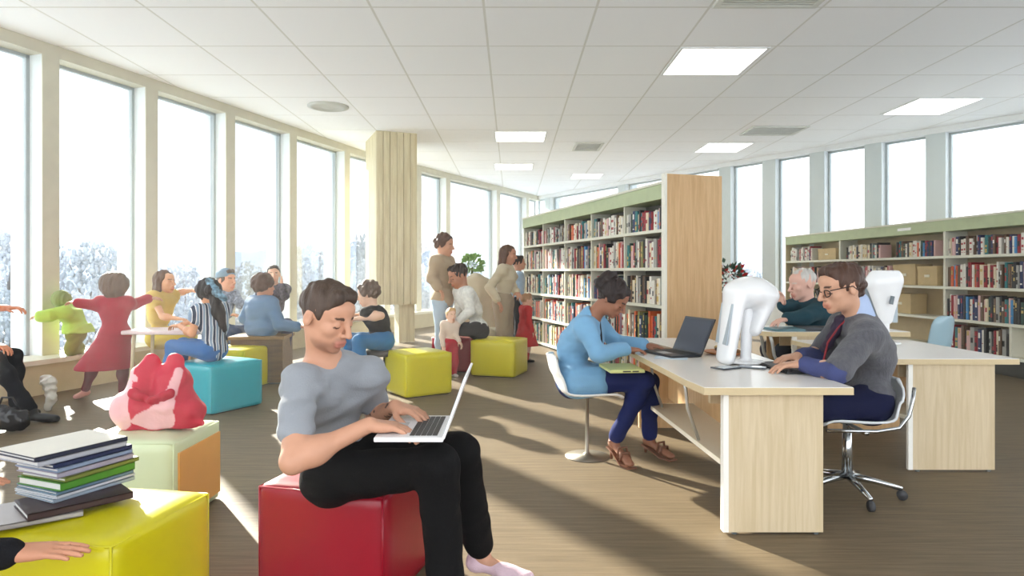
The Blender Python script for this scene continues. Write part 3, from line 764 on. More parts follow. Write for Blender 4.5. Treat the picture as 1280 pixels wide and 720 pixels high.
def headf(f, up=(0, 0, 1)):
    f = nrm(f); r = nrm(np.cross(f, up)); u = np.cross(r, f); return f, r, u
def head(Fd, J, skin, hs, detail=True, lip=None, brow=(60, 44, 36), stubble=None):
    hc = J['head']; f, r, u = headf(J['hf'], J.get('hu', (0, 0, 1))); R = np.stack([f, r, u], 1)
    def P(a, b, c): return hc+hs*(a*f+b*r+c*u)
    S = lambda *a: tuple(hs*x for x in a)
    lip = lip or tuple(int(x*.82) if i else int(x*.95) for i, x in enumerate(skin))
    Fd.ell(P(-.012, 0, .026), S(.096, .075, .086), R, .01, skin)
    Fd.ell(P(.026, 0, -.030), S(.066, .060, .078), R, .02*hs, skin)
    Fd.ell(P(.050, 0, .042), S(.042, .056, .042), R, .02*hs, skin)
    Fd.ell(P(.030, 0, -.070), S(.052, .050, .040), R, .02*hs, stubble or skin)
    Fd.ell(P(.074, 0, -.097), S(.017, .021, .016), R, .02*hs, stubble or skin)
    for s in (-1, 1):
        Fd.ell(P(.058, s*.038, -.024), S(.024, .022, .022), R, .015*hs, skin)
        Fd.cone(P(.084, s*.012, .017), P(.070, s*.044, .018), .010*hs, .007*hs, .010*hs, skin)
        Fd.ell(P(.094, s*.031, .000), S(.014, .016, .012), R, .010*hs, None, sub=True)
        Fd.cone(P(.092, s*.020, .024), P(.078, s*.048, .024), .0052*hs, .0034*hs, 0, brow, geo=False)
        Fd.ell(P(-.012, s*.078, -.010), S(.019, .008, .032), R, .006*hs, skin)
        Fd.ell(P(-.006, s*.087, -.006), S(.010, .006, .018), R, .004*hs, None, sub=True)
        if J.get('down'):
            Fd.ell(P(.0755, s*.031, -.001), .0145*hs, None, .005*hs, skin)
            Fd.cone(P(.0915, s*.020, -.0085), P(.080, s*.048, -.0075), .0040*hs, .0036*hs, 0, (70, 48, 40), geo=False)
        else:
            Fd.cone(P(.081, s*.020, .007), P(.073, s*.044, .005), .0065*hs, .006*hs, .004*hs, skin)       # upper lid
            Fd.cone(P(.081, s*.021, -.012), P(.074, s*.043, -.010), .005*hs, .005*hs, .006*hs, skin)      # lower lid
        Fd.ell(P(.100, s*.0105, -.035), S(.010, .008, .007), R, .006*hs, skin)
    Fd.cone(P(.090, 0, .014), P(.119, 0, -.028), .0085*hs, .0108*hs, .012*hs, skin)
    Fd.ell(P(.084, 0, -.060), S(.016, .026, .020), R, .012*hs, stubble or skin)
    Fd.cone(P(.095, -.019*1, -.0625), P(.095, .019, -.0625), .0055*hs, .0055*hs, .005*hs, lip)
    Fd.cone(P(.0985, -.008, -.0605), P(.0985, .008, -.0605), .0060*hs, .0060*hs, .006*hs, lip)
    Fd.cone(P(.094, -.014, -.074), P(.094, .014, -.074), .0070*hs, .0070*hs, .005*hs, lip)
    Fd.cone(P(.104, -.020, -.068), P(.104, .020, -.068), .0035*hs, .0035*hs, .002*hs, None, sub=True)
    if 'neck' in J: Fd.cone(P(-.022, 0, -.050), J['neck'], .050*hs, .056*J['s'], .03, skin)
    return P, R
def eyes(root, J, hs, closed=.5, iris=(70, 50, 36)):
    hc = J['head']; f, r, u = headf(J['hf'], J.get('hu', (0, 0, 1)))
    for s in (-1, 1):
        c = hc+hs*(.0725*f+s*.031*r-.001*u)
        m = MB(); m.ball(Vector(c), .0125*hs, sub=2); m.mi = 1
        g = nrm(f*1.0-u*.45+0*r); m.ball(Vector(c+g*.0075*hs), .0062*hs, sub=1)
        m.build('eye', [mat('eye_white', (226, 220, 212), .25), mat('iris', iris, .2)], root, True)
def hand(Fd, wr, d, n, side, curl=(.35, .5, .35), s=1.0, skin=(210, 165, 140), splay=.10, thumb=1.0, indiv=None):
    d = nrm(d); n = nrm(np.asarray(n, float)-d*np.dot(n, d)); t = np.cross(d, n)*side
    def Q(a, b, c): return wr+s*(a*d+b*t+c*n)
    offs = (.028, .0095, -.0095, -.027); ln = ((.041, .025, .021), (.045, .029, .022), (.042, .027, .021), (.033, .020, .018)); kn = (.086, .090, .086, .078)
    for i in range(4):
        Fd.cone(Q(.004, offs[i]*.55, 0), Q(kn[i], offs[i], 0), .0145*s, .0115*s, .012*s, skin)
    Fd.cone(Q(.03, .020, .006), Q(.055, .024, .006), .015*s, .012*s, .012*s, skin)
    Fd.cone(Q(.02, -.020, .005), Q(.055, -.020, .005), .014*s, .011*s, .012*s, skin)
    for i in range(4):
        p = Q(kn[i], offs[i], 0); ang = 0; dd = nrm(d+t*splay*(1.5-i)*.9); cs = curl if indiv is None else indiv[i]
        for j in range(3):
            ang += cs[j]; v = dd*math.cos(ang)+n*math.sin(ang); q = p+v*ln[i][j]*s
            r0 = (.0098, .0088, .0080)[j]*s*(.92 if i == 3 else 1); Fd.cone(p, q, r0, r0*.92, .0035*s, skin); p = q
    p = Q(.022, .026, .008); q = p+s*.040*nrm(d*.62+t*.72*thumb+n*.28); Fd.cone(p, q, .0135*s, .0115*s, .012*s, skin)
    p, q = q, q+s*.031*nrm(d*.85+t*.40*thumb+n*.25); Fd.cone(p, q, .0112*s, .0100*s, .004*s, skin)
    p, q = q, q+s*.025*nrm(d*.95+t*.12*thumb+n*.30); Fd.cone(p, q, .0100*s, .0085*s, .004*s, skin)
def torso_axes(J):
    up = nrm(J['neck']-J['pel']); rt = J['shR']-J['shL']; rt = nrm(rt-up*np.dot(rt, up)); fw = np.cross(up, rt); return up, rt, fw
def torso(Fd, J, inf=0.0, col=None, lowto=1.0, k=.05):
    s = J['s']; up, rt, fw = torso_axes(J); pel, neck = J['pel'], J['neck']; mid = J.get('mid', (pel+neck)/2 - fw*.02*s)
    hipr = nrm(J['hipR']-J['hipL'])
    def fr(a, b, r_=rt):
        z = nrm(b-a); x = nrm(r_-z*np.dot(r_, z)); return np.stack([x, np.cross(z, x), z], 1)
    w = J.get('w', 1.0); L = np.linalg.norm(neck-mid)
    R1, R0 = fr(mid, neck), fr(pel, mid, nrm(rt+hipr))
    Fd.ell(mid+(neck-mid)*.50+fw*.008*s, (.150*s*w+inf, .100*s+inf, L*.62+inf*.5), R1, k, col)
    Fd.ell(mid, ((.116 if J.get('bust') else .130)*s*w+inf, .098*s+inf, .13*s+inf), R0, k, col)
    if lowto > 0: Fd.ell(pel+(mid-pel)*.05, (.150*s*w+inf, .108*s+inf, .115*s+inf), fr(pel, mid, hipr), k, col)
    for a in ('shL', 'shR'):
        Fd.cone(neck-up*.03*s, J[a], .040*s+inf, .042*s+inf, k*.7, col)
        Fd.cone(mid+(neck-mid)*.55+(J[a]-neck)*.35, J[a]-up*.03*s, .07*s+inf, .05*s+inf, k, col)
    if J.get('bust'):
        for sg in (-1, 1): Fd.ell(mid+(neck-mid)*.42+fw*.085*s+rt*sg*.065*s, (.055*s+inf,)*3, None, .04, col)
def sub_at(a, b, t): return a+(b-a)*t
def person(label, J, skin=(214, 170, 146), hair=(60, 44, 34), top=None, bottom=None, vox=.007, hands=True, hs=None, shoes=(40, 36, 34), hairf=None, floor=None,
           seat=None, group=None, stubble=None, hand_kw=None, name='person', feet='shoe', brow=None, lip=None, extra_body=None, eye=True):
    """J: joints in world metres. top = dict(col, sleeve, inf, hem, mat); bottom = dict(col, kind, inf, mat)"""
    J = {k: (V(*v) if isinstance(v, (tuple, list, Vector)) else v) for k, v in J.items()}
    s = J['s']; hs = hs or s; up, rt, fw = torso_axes(J)
    J.setdefault('hipR', J['pel']+rt*.085*s); J.setdefault('hipL', J['pel']-rt*.085*s)
    org = V(J['pel'][0], J['pel'][1], 0.0)
    for k_, v in list(J.items()):
        if isinstance(v, np.ndarray) and k_ not in ('hf', 'hu', 'hdL', 'hdR', 'hnL', 'hnR'): J[k_] = v-org
    root = empty(name, tuple(org)); tag(root, label, 'person', group)
    B = Field(); P, R = head(B, J, skin, hs, True, brow=brow or tuple(int(x*.8) for x in hair), stubble=stubble, lip=lip)
    torso(B, J, -.004*s, skin)
    for sd in 'LR':
        sh, el, wr = J['sh'+sd], J['el'+sd], J['wr'+sd]
        B.cone(sh, el, .048*s, .038*s, .03, skin); B.cone(el, wr, .040*s, .026*s, .015, skin, None)
        B.ell(sub_at(el, wr, .28), (.043*s,)*3, None, .04, skin)
        hd = J.get('hd'+sd, wr-el); hn = J.get('hn'+sd, (0, 0, -1))
        kw = dict(s=max(.62, s) if s < .8 else s, skin=skin); kw.update(hand_kw or {})
        if hands: hand(B, wr, hd, hn, 1 if sd == 'R' else -1, **kw)
        hip, kn, an = J['hip'+sd], J['kn'+sd], J['an'+sd]
        B.cone(hip, kn, .078*s, .052*s, .03, skin); B.cone(kn, an, .050*s, .036*s, .02, skin); B.ell(sub_at(kn, an, .3)-0*fw, (.052*s,)*3, None, .05, skin)
        toe = J['toe'+sd]; ft = nrm(toe-an); heel = an-ft*.02*s+V(0, 0, -.03*s)
        B.cone(an, heel, .034*s, .030*s, .02, skin); B.cone(heel, toe, .030*s, .022*s, .02, skin, (V(0, 0, 1), .8))
        B.cone(sub_at(heel, toe, .6), toe, .034*s, .028*s, .02, skin, (V(0, 0, 1), .6))
    if extra_body: extra_body(B, J, P)
    body = B.mesh(vox, 'body', smooth=0); body.materials.append(M_skin)
    bo = bpy.data.objects.new('body', body); COL.objects.link(bo); bo.parent = root
    # shoes
    if feet == 'shoe':
        for sd in 'LR':
            an, toe = J['an'+sd], J['toe'+sd]; ft = nrm((toe-an)*V(1, 1, .35)); Sx = Field(); heel = V(an[0], an[1], min(an[2]-.035*s, toe[2]+.02))-ft*.028*s
            Sx.cone(an+V(0, 0, .0), heel, .043*s, .040*s, .02); Sx.cone(heel, toe, .040*s, .036*s, .02, None, (V(0, 0, 1), .85)); Sx.cone(sub_at(heel, toe, .55), toe, .044*s, .037*s, .02, None, (V(0, 0, 1), .75))
            zb = min(heel[2], toe[2])-.026*s; Sx.cut((0, 0, -1), -zb)
            me = Sx.mesh(max(vox, .006), 'shoe'); me.materials.append(mat('shoe_%d_%d_%d' % shoes, shoes, .45)); o = bpy.data.objects.new('shoe', me); COL.objects.link(o); o.parent = root
    # trousers / skirt
    if bottom:
        T_ = Field(); inf = bottom.get('inf', .012)*s; kind = bottom.get('kind', 'trousers'); f3 = np.stack([nrm(J['hipR']-J['hipL']), np.cross(up, nrm(J['hipR']-J['hipL'])), up], 1)
        mid = J.get('mid', (J['pel']+J['neck'])/2)
        T_.ell(J['pel'], (.150*s*J.get('w', 1)+inf, .112*s+inf, .125*s+inf), f3, .05)
        for sd in 'LR':
            hip, kn, an = J['hip'+sd], J['kn'+sd], J['an'+sd]
            T_.cone(hip, kn, .086*s+inf, .056*s+inf, .04)
            if kind == 'trousers':
                e = bottom.get('end', .93); T_.cone(kn, sub_at(kn, an, e), (.054 if bottom.get('calf', 1) else .063)*s+inf, bottom.get('cuff', .042)*s+inf, .03)
                if bottom.get('calf', 1): T_.ell(sub_at(kn, an, .3), (.054*s+inf,)*3, None, .05)
            if kind == 'tights': T_.cone(kn, an, .050*s+.004, .036*s+.004, .03)
        if kind == 'skirt': T_.cone(sub_at(J['hipL'], J['hipR'], .5), sub_at(J['knL'], J['knR'], .5), .13*s, .15*s, .05)
        if kind == 'skirt':
            for sd in 'LR': T_.cone(J['hip'+sd], J['kn'+sd], .10*s, .11*s, .05)
        if seat is not None: T_.cut((0, 0, -1), -(seat)) if bottom.get('cutseat') else None
        me = T_.mesh(vox*1.1, bottom.get('name', 'trousers'), wr=bottom.get('wr', .004)*s, wf=20, wdir=(1, 1, 1.1), seed=3); me.materials.append(bottom.get('mat') or M_cloth(bottom['col']))
        o = bpy.data.objects.new(bottom.get('name', 'trousers'), me); COL.objects.link(o); o.parent = root
    if top:
        S_ = Field(); inf = top.get('inf', .012)*s; torso(S_, J, inf, None, 1)
        sl = top.get('sleeve', 'long')
        for sd in 'LR':
            sh, el, wr = J['sh'+sd], J['el'+sd], J['wr'+sd]
            if sl == 'short': S_.cone(sh, sub_at(sh, el, .60), .047*s+inf, .045*s+inf, .03)
            elif sl == 'long': S_.cone(sh, el, .047*s+inf, .040*s+inf, .03); S_.cone(el, sub_at(el, wr, .93), .043*s+inf, .031*s+inf, .015)
            elif sl == 'elbow': S_.cone(sh, sub_at(sh, el, .92), .050*s+inf, .046*s+inf, .03)
            elif sl == 'cap': S_.cone(sh, sub_at(sh, el, .25), .050*s+inf, .050*s+inf, .03)
        if top.get('skirt'):
            a, b, r0, r1 = top['skirt']; S_.cone(J['pel'], J['pel']+V(*a) if b is None else V(*b)-org, r0, r1, .06)
        if top.get('coat_tail'):
            for sd in 'LR': S_.cone(J['hip'+sd], sub_at(J['hip'+sd], J['kn'+sd], top['coat_tail']), .10*s+inf, .085*s+inf, .05)
        if top.get('hem') is not None: S_.cut((0, 0, -1), -top['hem'])
        nk = J['neck']; hv = nrm(J['head']-nk)
        S_.ell(nk+hv*.055*s+fw*.015*s, (.062*s, .062*s, .050*s), None, .012, None, sub=True)
        if top.get('hood'): S_.cone(nk-fw*.05*s, nk-fw*.05*s+hv*.03, .07*s, .06*s, .04)
        me = S_.mesh(vox*1.05, top.get('name', 'shirt'), wr=top.get('wr', .005)*s, wf=24, wdir=(.8, .8, 1.2), seed=11); me.materials.append(top.get('mat') or M_cloth(top['col']))
        o = bpy.data.objects.new(top.get('name', 'shirt'), me); COL.objects.link(o); o.parent = root
    # hair
    Hf = Field(); hair_kind = hairf or 'short'
    def PP(a, b, c): return P(a, b, c)
    thick = {'short': .0, 'curly': .018, 'bald': -.006}.get(hair_kind if isinstance(hair_kind, str) else 'short', .004)
    Hf.ell(P(-.016, 0, .034), ((.101+thick)*hs, (.0795+thick)*hs, (.089+thick)*hs), R, .02)
    if hair_kind == 'short': Hf.cone(P(.050, -.028, .094), P(.054, .028, .092), .024*hs, .024*hs, .03)
    Hf.ell(P(.112, 0, -.034), (.092*hs, .12*hs, .124*hs), R, .010, None, sub=True)
    if not callable(hair_kind):
        f_, r_, u_ = R[:, 0], R[:, 1], R[:, 2]
        n_ = nrm(-u_+f_*.45); Hf.cut(n_, float(P(-.02, 0, -.030)@n_))
    else: hair_kind(Hf, P, hs, J)
    me = Hf.mesh(min(vox, .007), 'hair', wr=.005*hs if hair_kind != 'curly' else .008*hs, wf=95 if hair_kind != 'curly' else 60, wdir=(1, 1, .35) if hair_kind != 'curly' else (1, 1, 1), seed=2); me.materials.append(M_hairm(hair))
    o = bpy.data.objects.new('hair', me); COL.objects.link(o); o.parent = root
    if eye and not J.get('down'): 
        eyes(root, J, hs)
    root['P'] = 0; del root['P']
    return root, J, P, R
def px(*a): return np.array(W(*a))
def pz(x_, z, Y): return np.array([(x_-CX)/F*Y, Y, z])

# ---------------------------------------------------------------- the young man with the laptop
J = dict(down=1, s=1.0, w=1.0, pel=pz(430, .505, 2.52), neck=pz(404, .925, 2.36), head=pz(409, 1.098, 2.30), hf=(.80, -.42, -.36), mid=pz(405, .70, 2.50),
         shR=pz(376, .872, 2.24), shL=pz(462, .860, 2.50), elR=pz(366, .655, 2.06), wrR=pz(462, .745, 2.17), elL=pz(470, .66, 2.64), wrL=pz(494, .752, 2.43),
         hdR=(.92, .22, -.12), hnR=(-.12, 0, -1), hdL=(.86, -.42, -.10), hnL=(-.1, 0, -1),
         knR=pz(546, .600, 2.20), anR=pz(560, .10, 2.22), toeR=pz(640, .035, 2.06), knL=pz(575, .565, 2.50), anL=pz(601, .105, 2.68), toeL=pz(656, .036, 2.60))
def tattoo(B, J, P):
    a, b = J['elL'], J['wrL']; rs = random.Random(4)
    for i in range(26):
        t = rs.uniform(.25, .95); o_ = V(rs.uniform(-1, 1), rs.uniform(-1, 1), rs.uniform(-1, 1)); c = a+(b-a)*t+nrm(o_)*.03
        B.cone(c, c+V(rs.uniform(-.02, .02), rs.uniform(-.02, .02), rs.uniform(-.02, .02)), .006, .005, 0, (92, 72, 66), geo=False)
SK = (204, 152, 124)
man, Jm, Pm, Rm = person('young man in grey T-shirt and black jeans typing on a laptop on his lap', J, SK, (84, 66, 54),
    dict(col=(152, 156, 162), sleeve='short', inf=.010, wr=.008, name='t_shirt'), dict(col=(14, 13, 14), inf=.010, cuff=.050, end=.90, calf=0, wr=.003, name='jeans'),
    vox=.0045, feet='sock', stubble=(166, 120, 98), lip=(186, 118, 102), hand_kw=dict(curl=(.30, .40, .25)), extra_body=tattoo, brow=(74, 52, 40))
for sd in 'LR':
    an, toe = Jm['an'+sd], Jm['toe'+sd]; ft = nrm((toe-an)*V(1, 1, .2)); S_ = Field(); heel = an-ft*.022+V(0, 0, -.045)
    S_.cone(an+V(0, 0, .07), heel, .040, .036, .02); S_.cone(heel, toe, .036, .030, .03, None, (V(0, 0, 1), .85)); S_.cone(sub_at(heel, toe, .6), toe, .040, .034, .03, None, (V(0, 0, 1), .7))
    S_.cut((0, 0, -1), -.004)
    me = S_.mesh(.0055, 'sock', wr=.002); me.materials.append(M_cloth((226, 196, 206))); o = bpy.data.objects.new('sock', me); COL.objects.link(o); o.parent = man; o['label'] = 'pale pink sock'
# ---------------------------------------------------------------- the woman in the light blue jacket
def updo(Hf, P, hs, J):
    Hf.ell(P(-.085, 0, .075), (.060*hs,)*3, None, .02); Hf.ell(P(-.03, 0, .05), (.108*hs, .088*hs, .092*hs), None, .02)
    Hf.ell(P(.112, 0, -.056), (.088*hs, .14*hs, .112*hs), None, .01, None, sub=True)
J = dict(down=1, s=.98, w=.90, pel=pz(716, .525, 4.45), neck=pz(738, .935, 4.42), mid=pz(716, .72, 4.46), head=pz(766, 1.075, 4.36), hf=(.70, -.22, -.68), bust=1,
         shR=pz(731, .895, 4.26), shL=pz(748, .885, 4.60), elR=pz(748, .735, 4.13), wrR=pz(783, .748, 4.28), elL=pz(772, .74, 4.66), wrL=pz(806, .748, 4.52),
         hdR=(.96, .25, -.08), hnR=(0, 0, -1), hdL=(.95, -.2, -.08), hnL=(0, 0, -1), hipR=pz(722, .525, 4.34), hipL=pz(722, .525, 4.52),
         knR=pz(806, .535, 4.30), anR=pz(768, .135, 4.34), toeR=pz(787, .028, 4.18), knL=pz(812, .50, 4.47), anL=pz(812, .11, 4.50), toeL=pz(838, .028, 4.36))
NAVY = (30, 40, 92)
J['hf'] = (.72, -.30, -.62)
woman, Jw, Pw, Rw = person('woman in light blue jacket and navy trousers bent over her work at the desk', J, (150, 102, 78), (44, 30, 28),
    dict(col=(124, 172, 208), sleeve='long', inf=.016, wr=.004, name='jacket', coat_tail=.30), dict(col=NAVY, inf=.008, cuff=.044, end=.93, name='trousers'),
    vox=.0065, feet='none', hairf='curly')
bn = Field(); bn.ell(Pw(-.095, 0, .085), .062, None, .01); bn.ell(Pw(-.125, .02, .03), .045, None, .02); bn.ell(Pw(-.10, -.03, .04), .04, None, .02)
me = bn.mesh(.006, 'hair_bun', wr=.007, wf=60); me.materials.append(M_hairm((44, 30, 28))); o = bpy.data.objects.new('hair_bun', me); COL.objects.link(o); o.parent = woman
o = MB().tube([Vector(Pw(.102*math.cos(a)*.9-.012, .086*math.sin(a)*1.02, .052+.02*math.cos(a))) for a in [i*PI/10 for i in range(-8, 9)]], .004, 6).build('headband', mat('headband', (190, 120, 100), .6), woman, True)
# open sandals with a heel
for sd in 'LR':
    an, toe = Jw['an'+sd], Jw['toe'+sd]; an, toe = Vector(an), Vector(toe); f = (toe-an); f.z = 0; f.normalize(); r = f.cross(Vector((0, 0, 1)))
    heel = an-f*.02; m = MB(); z0 = .006
    pr = [(heel+Vector((0, 0, 0))-f*.03, heel.z-.045), (heel+f*.03, heel.z-.060), (toe-f*.07, .012), (toe+f*.03, .008)]
    for (p, za), (q, zb) in zip(pr, pr[1:]):
        w_ = .034
        a = [Vector((p.x, p.y, za))+r*w_, Vector((p.x, p.y, za))-r*w_, Vector((q.x, q.y, zb))-r*w_, Vector((q.x, q.y, zb))+r*w_]
        m.quad(a); m.quad([v-Vector((0, 0, .010)) for v in a][::-1])
        for i in range(4): m.quad([a[i], a[(i+1) % 4], a[(i+1) % 4]-Vector((0, 0, .01)), a[i]-Vector((0, 0, .01))])
    hz = pr[0][1]; hp = heel-f*.015
    m.tube([(hp.x, hp.y, hz-.008), (hp.x, hp.y, z0)], [.016, .009], 8)
    for t, h_ in ((.72, .045), (.55, .06)):
        c = an.lerp(toe, t); c.z = max(c.z, .03)
        m.tube([c-r*.040-Vector((0, 0, .02)), c-r*.03+Vector((0, 0, h_*.6)), c+r*.03+Vector((0, 0, h_*.6)), c+r*.040-Vector((0, 0, .02))], .008, 6)
    m.tube([an+r*.042, an+f*.045, an-r*.042, an-f*.045, an+r*.042], .006, 6)
    m.build('sandal', mat('tan_leather', (120, 78, 56), .5), woman, True)
# dark top showing at the open front, and a turned collar
f = Field(); up_, rt_, fw_ = torso_axes(Jw); nkw = Jw['neck']
f.cone(nkw+fw_*.05-up_*.02, nkw+fw_*.125-up_*.20, .030, .026, .02, None); me = f.mesh(.006, 'inner_top', wr=.002); me.materials.append(M_cloth((34, 32, 40))); o = bpy.data.objects.new('inner_top', me); COL.objects.link(o); o.parent = woman
f = Field(); f.cone(nkw-up_*.005-fw_*.01, nkw+up_*.022-fw_*.005, .078, .068, .01); f.ell(nkw+up_*.05+fw_*.03, (.062, .062, .075), None, .006, None, sub=True); me = f.mesh(.006, 'collar'); me.materials.append(M_cloth((124, 172, 208))); o = bpy.data.objects.new('collar', me); COL.objects.link(o); o.parent = woman
# ---------------------------------------------------------------- the man in glasses
J = dict(down=1, s=1.02, w=1.02, pel=pz(1084, .535, 3.68), neck=pz(1070, 1.00, 3.66), mid=pz(1090, .76, 3.72), head=pz(1050, 1.165, 3.62), hf=(-.96, -.14, -.26),
         shL=pz(1083, .925, 3.46), shR=pz(1052, .935, 3.86), elL=pz(1046, .745, 3.30), wrL=pz(1003, .765, 3.48), elR=pz(1024, .75, 3.96), wrR=pz(998, .765, 3.80),
         hdL=(-.95, .12, -.10), hnL=(0, 0, -1), hdR=(-.95, -.2, -.1), hnR=(0, 0, -1),
         knL=pz(1002, .50, 3.55), anL=pz(998, .10, 3.60), toeL=pz(966, .035, 3.60), knR=pz(1000, .50, 3.88), anR=pz(992, .10, 3.92), toeR=pz(955, .035, 3.92))
gman, Jg, Pg, Rg = person('man in glasses and charcoal knitted top working at the near desk', J, (206, 158, 130), (84, 56, 42),
    dict(col=(84, 86, 96), sleeve='elbow', inf=.020, wr=.005, name='knitted_vest', mat=mat('charcoal_knit', (92, 92, 98), .9, var=.35, vscale=60, bump=.5, bscale=160, sheen=.2, stretch=(1, 1, .25))),
    dict(col=(20, 24, 56), inf=.012, name='trousers'), vox=.006, hairf='short', hs=1.13, shoes=(30, 28, 30), hand_kw=dict(curl=(.25, .35, .25)))
sh = Field()
for sd in 'LR':
    a, b, c = Jg['sh'+sd], Jg['el'+sd], Jg['wr'+sd]; sh.cone(a, b, .055, .054, .03); sh.cone(b, sub_at(b, c, .90), .055, .042, .02)
sh.cone(Jg['neck']+V(0, 0, -.02), Jg['neck']+V(-.012, 0, .035), .068, .062, .02)
hv = nrm(Jg['head']-Jg['neck']); sh.ell(Jg['neck']+hv*.075+V(-.03, 0, 0), (.058, .058, .06), None, .008, None, sub=True)
me = sh.mesh(.006, 'shirt', wr=.005, wf=26); me.materials.append(mat('blue_chambray', (66, 74, 122), .85, var=.15, bump=.2, bscale=150)); o = bpy.data.objects.new('shirt', me); COL.objects.link(o); o.parent = gman
cl = Field(); cl.cone(Jg['neck']+V(.015, -.01, .0), Jg['neck']+V(.0, 0, .075), .078, .070, .01); cl.ell(Jg['neck']+hv*.10+V(-.045, 0, .0), (.068, .066, .085), None, .006, None, sub=True)
me = cl.mesh(.005, 'collar'); me.materials.append(mat('pale_blue_collar', (172, 190, 222), .8)); o = bpy.data.objects.new('collar', me); COL.objects.link(o); o.parent = gman
def glasses(root, P, col, nm='glasses'):
    m = MB()
    for s_ in (-1, 1):
        ring = [Vector(P(.103-.010*abs(math.cos(a)), s_*.034+.024*math.cos(a), -.003+.017*math.sin(a))) for a in [i*PI/8 for i in range(17)]]
        m.tube(ring, .0030, 6, False)
        m.tube([Vector(P(.094, s_*.060, .010)), Vector(P(.05, s_*.080, .010)), Vector(P(-.01, s_*.086, .006)), Vector(P(-.03, s_*.084, -.018))], .0028, 6)
    m.tube([Vector(P(.106, -.011, .004)), Vector(P(.110, 0, .008)), Vector(P(.106, .011, .004))], .003, 6)
    return m.build(nm, mat('glasses_frame', col, .3), root, True)
hb = Field(); hb.ell(Pg(-.075, 0, .0), .066, None, .01); hb.ell(Pg(-.085, .01, .05), .058, None, .02); hb.ell(Pg(-.075, 0, -.05), .045, None, .02)
me = hb.mesh(.006, 'hair_back', wr=.006, wf=70); me.materials.append(M_hairm((84, 56, 42))); o = bpy.data.objects.new('hair_back', me); COL.objects.link(o); o.parent = gman
glasses(gman, Pg, (40, 26, 22))
# lanyard with its badge, and a dark scarf knot
fwg = nrm(torso_axes(Jg)[2]); nk = Jg['neck']
lan = [Vector(nk+V(-.03, -.06, .03)), Vector(nk+fwg*.10+V(0, -.035, -.03)), Vector(nk+fwg*.165+V(0, -.035, -.12)), Vector(nk+fwg*.185+V(0, -.03, -.22)), Vector(nk+fwg*.19+V(0, -.03, -.28))]
MB().tube(lan, .006, 6).build('lanyard', mat('lanyard_red', (150, 40, 50), .6), gman, True)
bc = lan[-1]; MB().box((-.004, -.03, -.045), (.004, .03, .045), Matrix.Translation(bc+Vector((0, 0, -.045)))).build('badge', mat('badge_white', (232, 232, 236), .4), gman)
sc_ = Field(); q = nk+fwg*.085; sc_.ell(q+V(0, -.01, -.01), (.034, .034, .028), None, .02); sc_.cone(q+V(0, -.01, -.02), q+fwg*.07+V(0, -.015, -.14), .024, .026, .02); sc_.cone(q+V(0, .02, -.02), q+fwg*.07+V(0, .02, -.16), .022, .024, .02); sc_.cone(nk+V(.02, -.05, .02), q, .020, .022, .02)
me = sc_.mesh(.005, 'scarf', wr=.004, wf=60); me.materials.append(mat('dark_plum_cloth', (52, 38, 62), .8, var=.3, vscale=40)); o = bpy.data.objects.new('scarf', me); COL.objects.link(o); o.parent = gman

# ---------------------------------------------------------------- simpler poses share these
def seated(face, pel, top_z, s, knee=.42, shank=None, lean=.06, headdrop=.0, spread=.09, arms=None, foot_z=.0, legdir=None, hyaw=0, torso_l=None):
    """joints of somebody sitting: face = heading (radians), pel = point, top_z = crown height"""
    f = V(math.cos(face), math.sin(face), 0); r = V(f[1], -f[0], 0); pel = np.array(pel, float)
    ld = V(math.cos(legdir), math.sin(legdir), 0) if legdir is not None else f
    lr = V(ld[1], -ld[0], 0)
    hd = np.array([0, 0, top_z-.118*s])+V(pel[0], pel[1], 0)+f*(lean+.05*s+headdrop*.5)
    neck = hd-f*(.03*s+headdrop*.3)-V(0, 0, .155*s)
    J = dict(s=s, pel=pel, neck=neck, head=hd, hf=V(math.cos(face+hyaw), math.sin(face+hyaw), -headdrop*4), mid=(pel+neck)/2-f*.03*s)
    J['shR'] = neck+r*.165*s-V(0, 0, .045*s); J['shL'] = neck-r*.165*s-V(0, 0, .045*s)
    J['hipR'] = pel+lr*.085*s; J['hipL'] = pel-lr*.085*s
    sl = shank or (pel[2]+.03-foot_z-.09*s)
    for sd, q in (('R', 1), ('L', -1)):
        kn = pel+ld*knee*s+lr*q*spread*s+V(0, 0, .03); J['kn'+sd] = kn; an = V(kn[0], kn[1], foot_z+.09*s)-ld*.02; J['an'+sd] = an; J['toe'+sd] = V(an[0], an[1], foot_z+.03)+ld*.15*s
        J['el'+sd] = J['sh'+sd]+r*q*.05*s-V(0, 0, .26*s)+f*.06*s; J['wr'+sd] = J['el'+sd]+f*.20*s+V(0, 0, .0)-r*q*.06*s
    J.update(arms or {}); return J
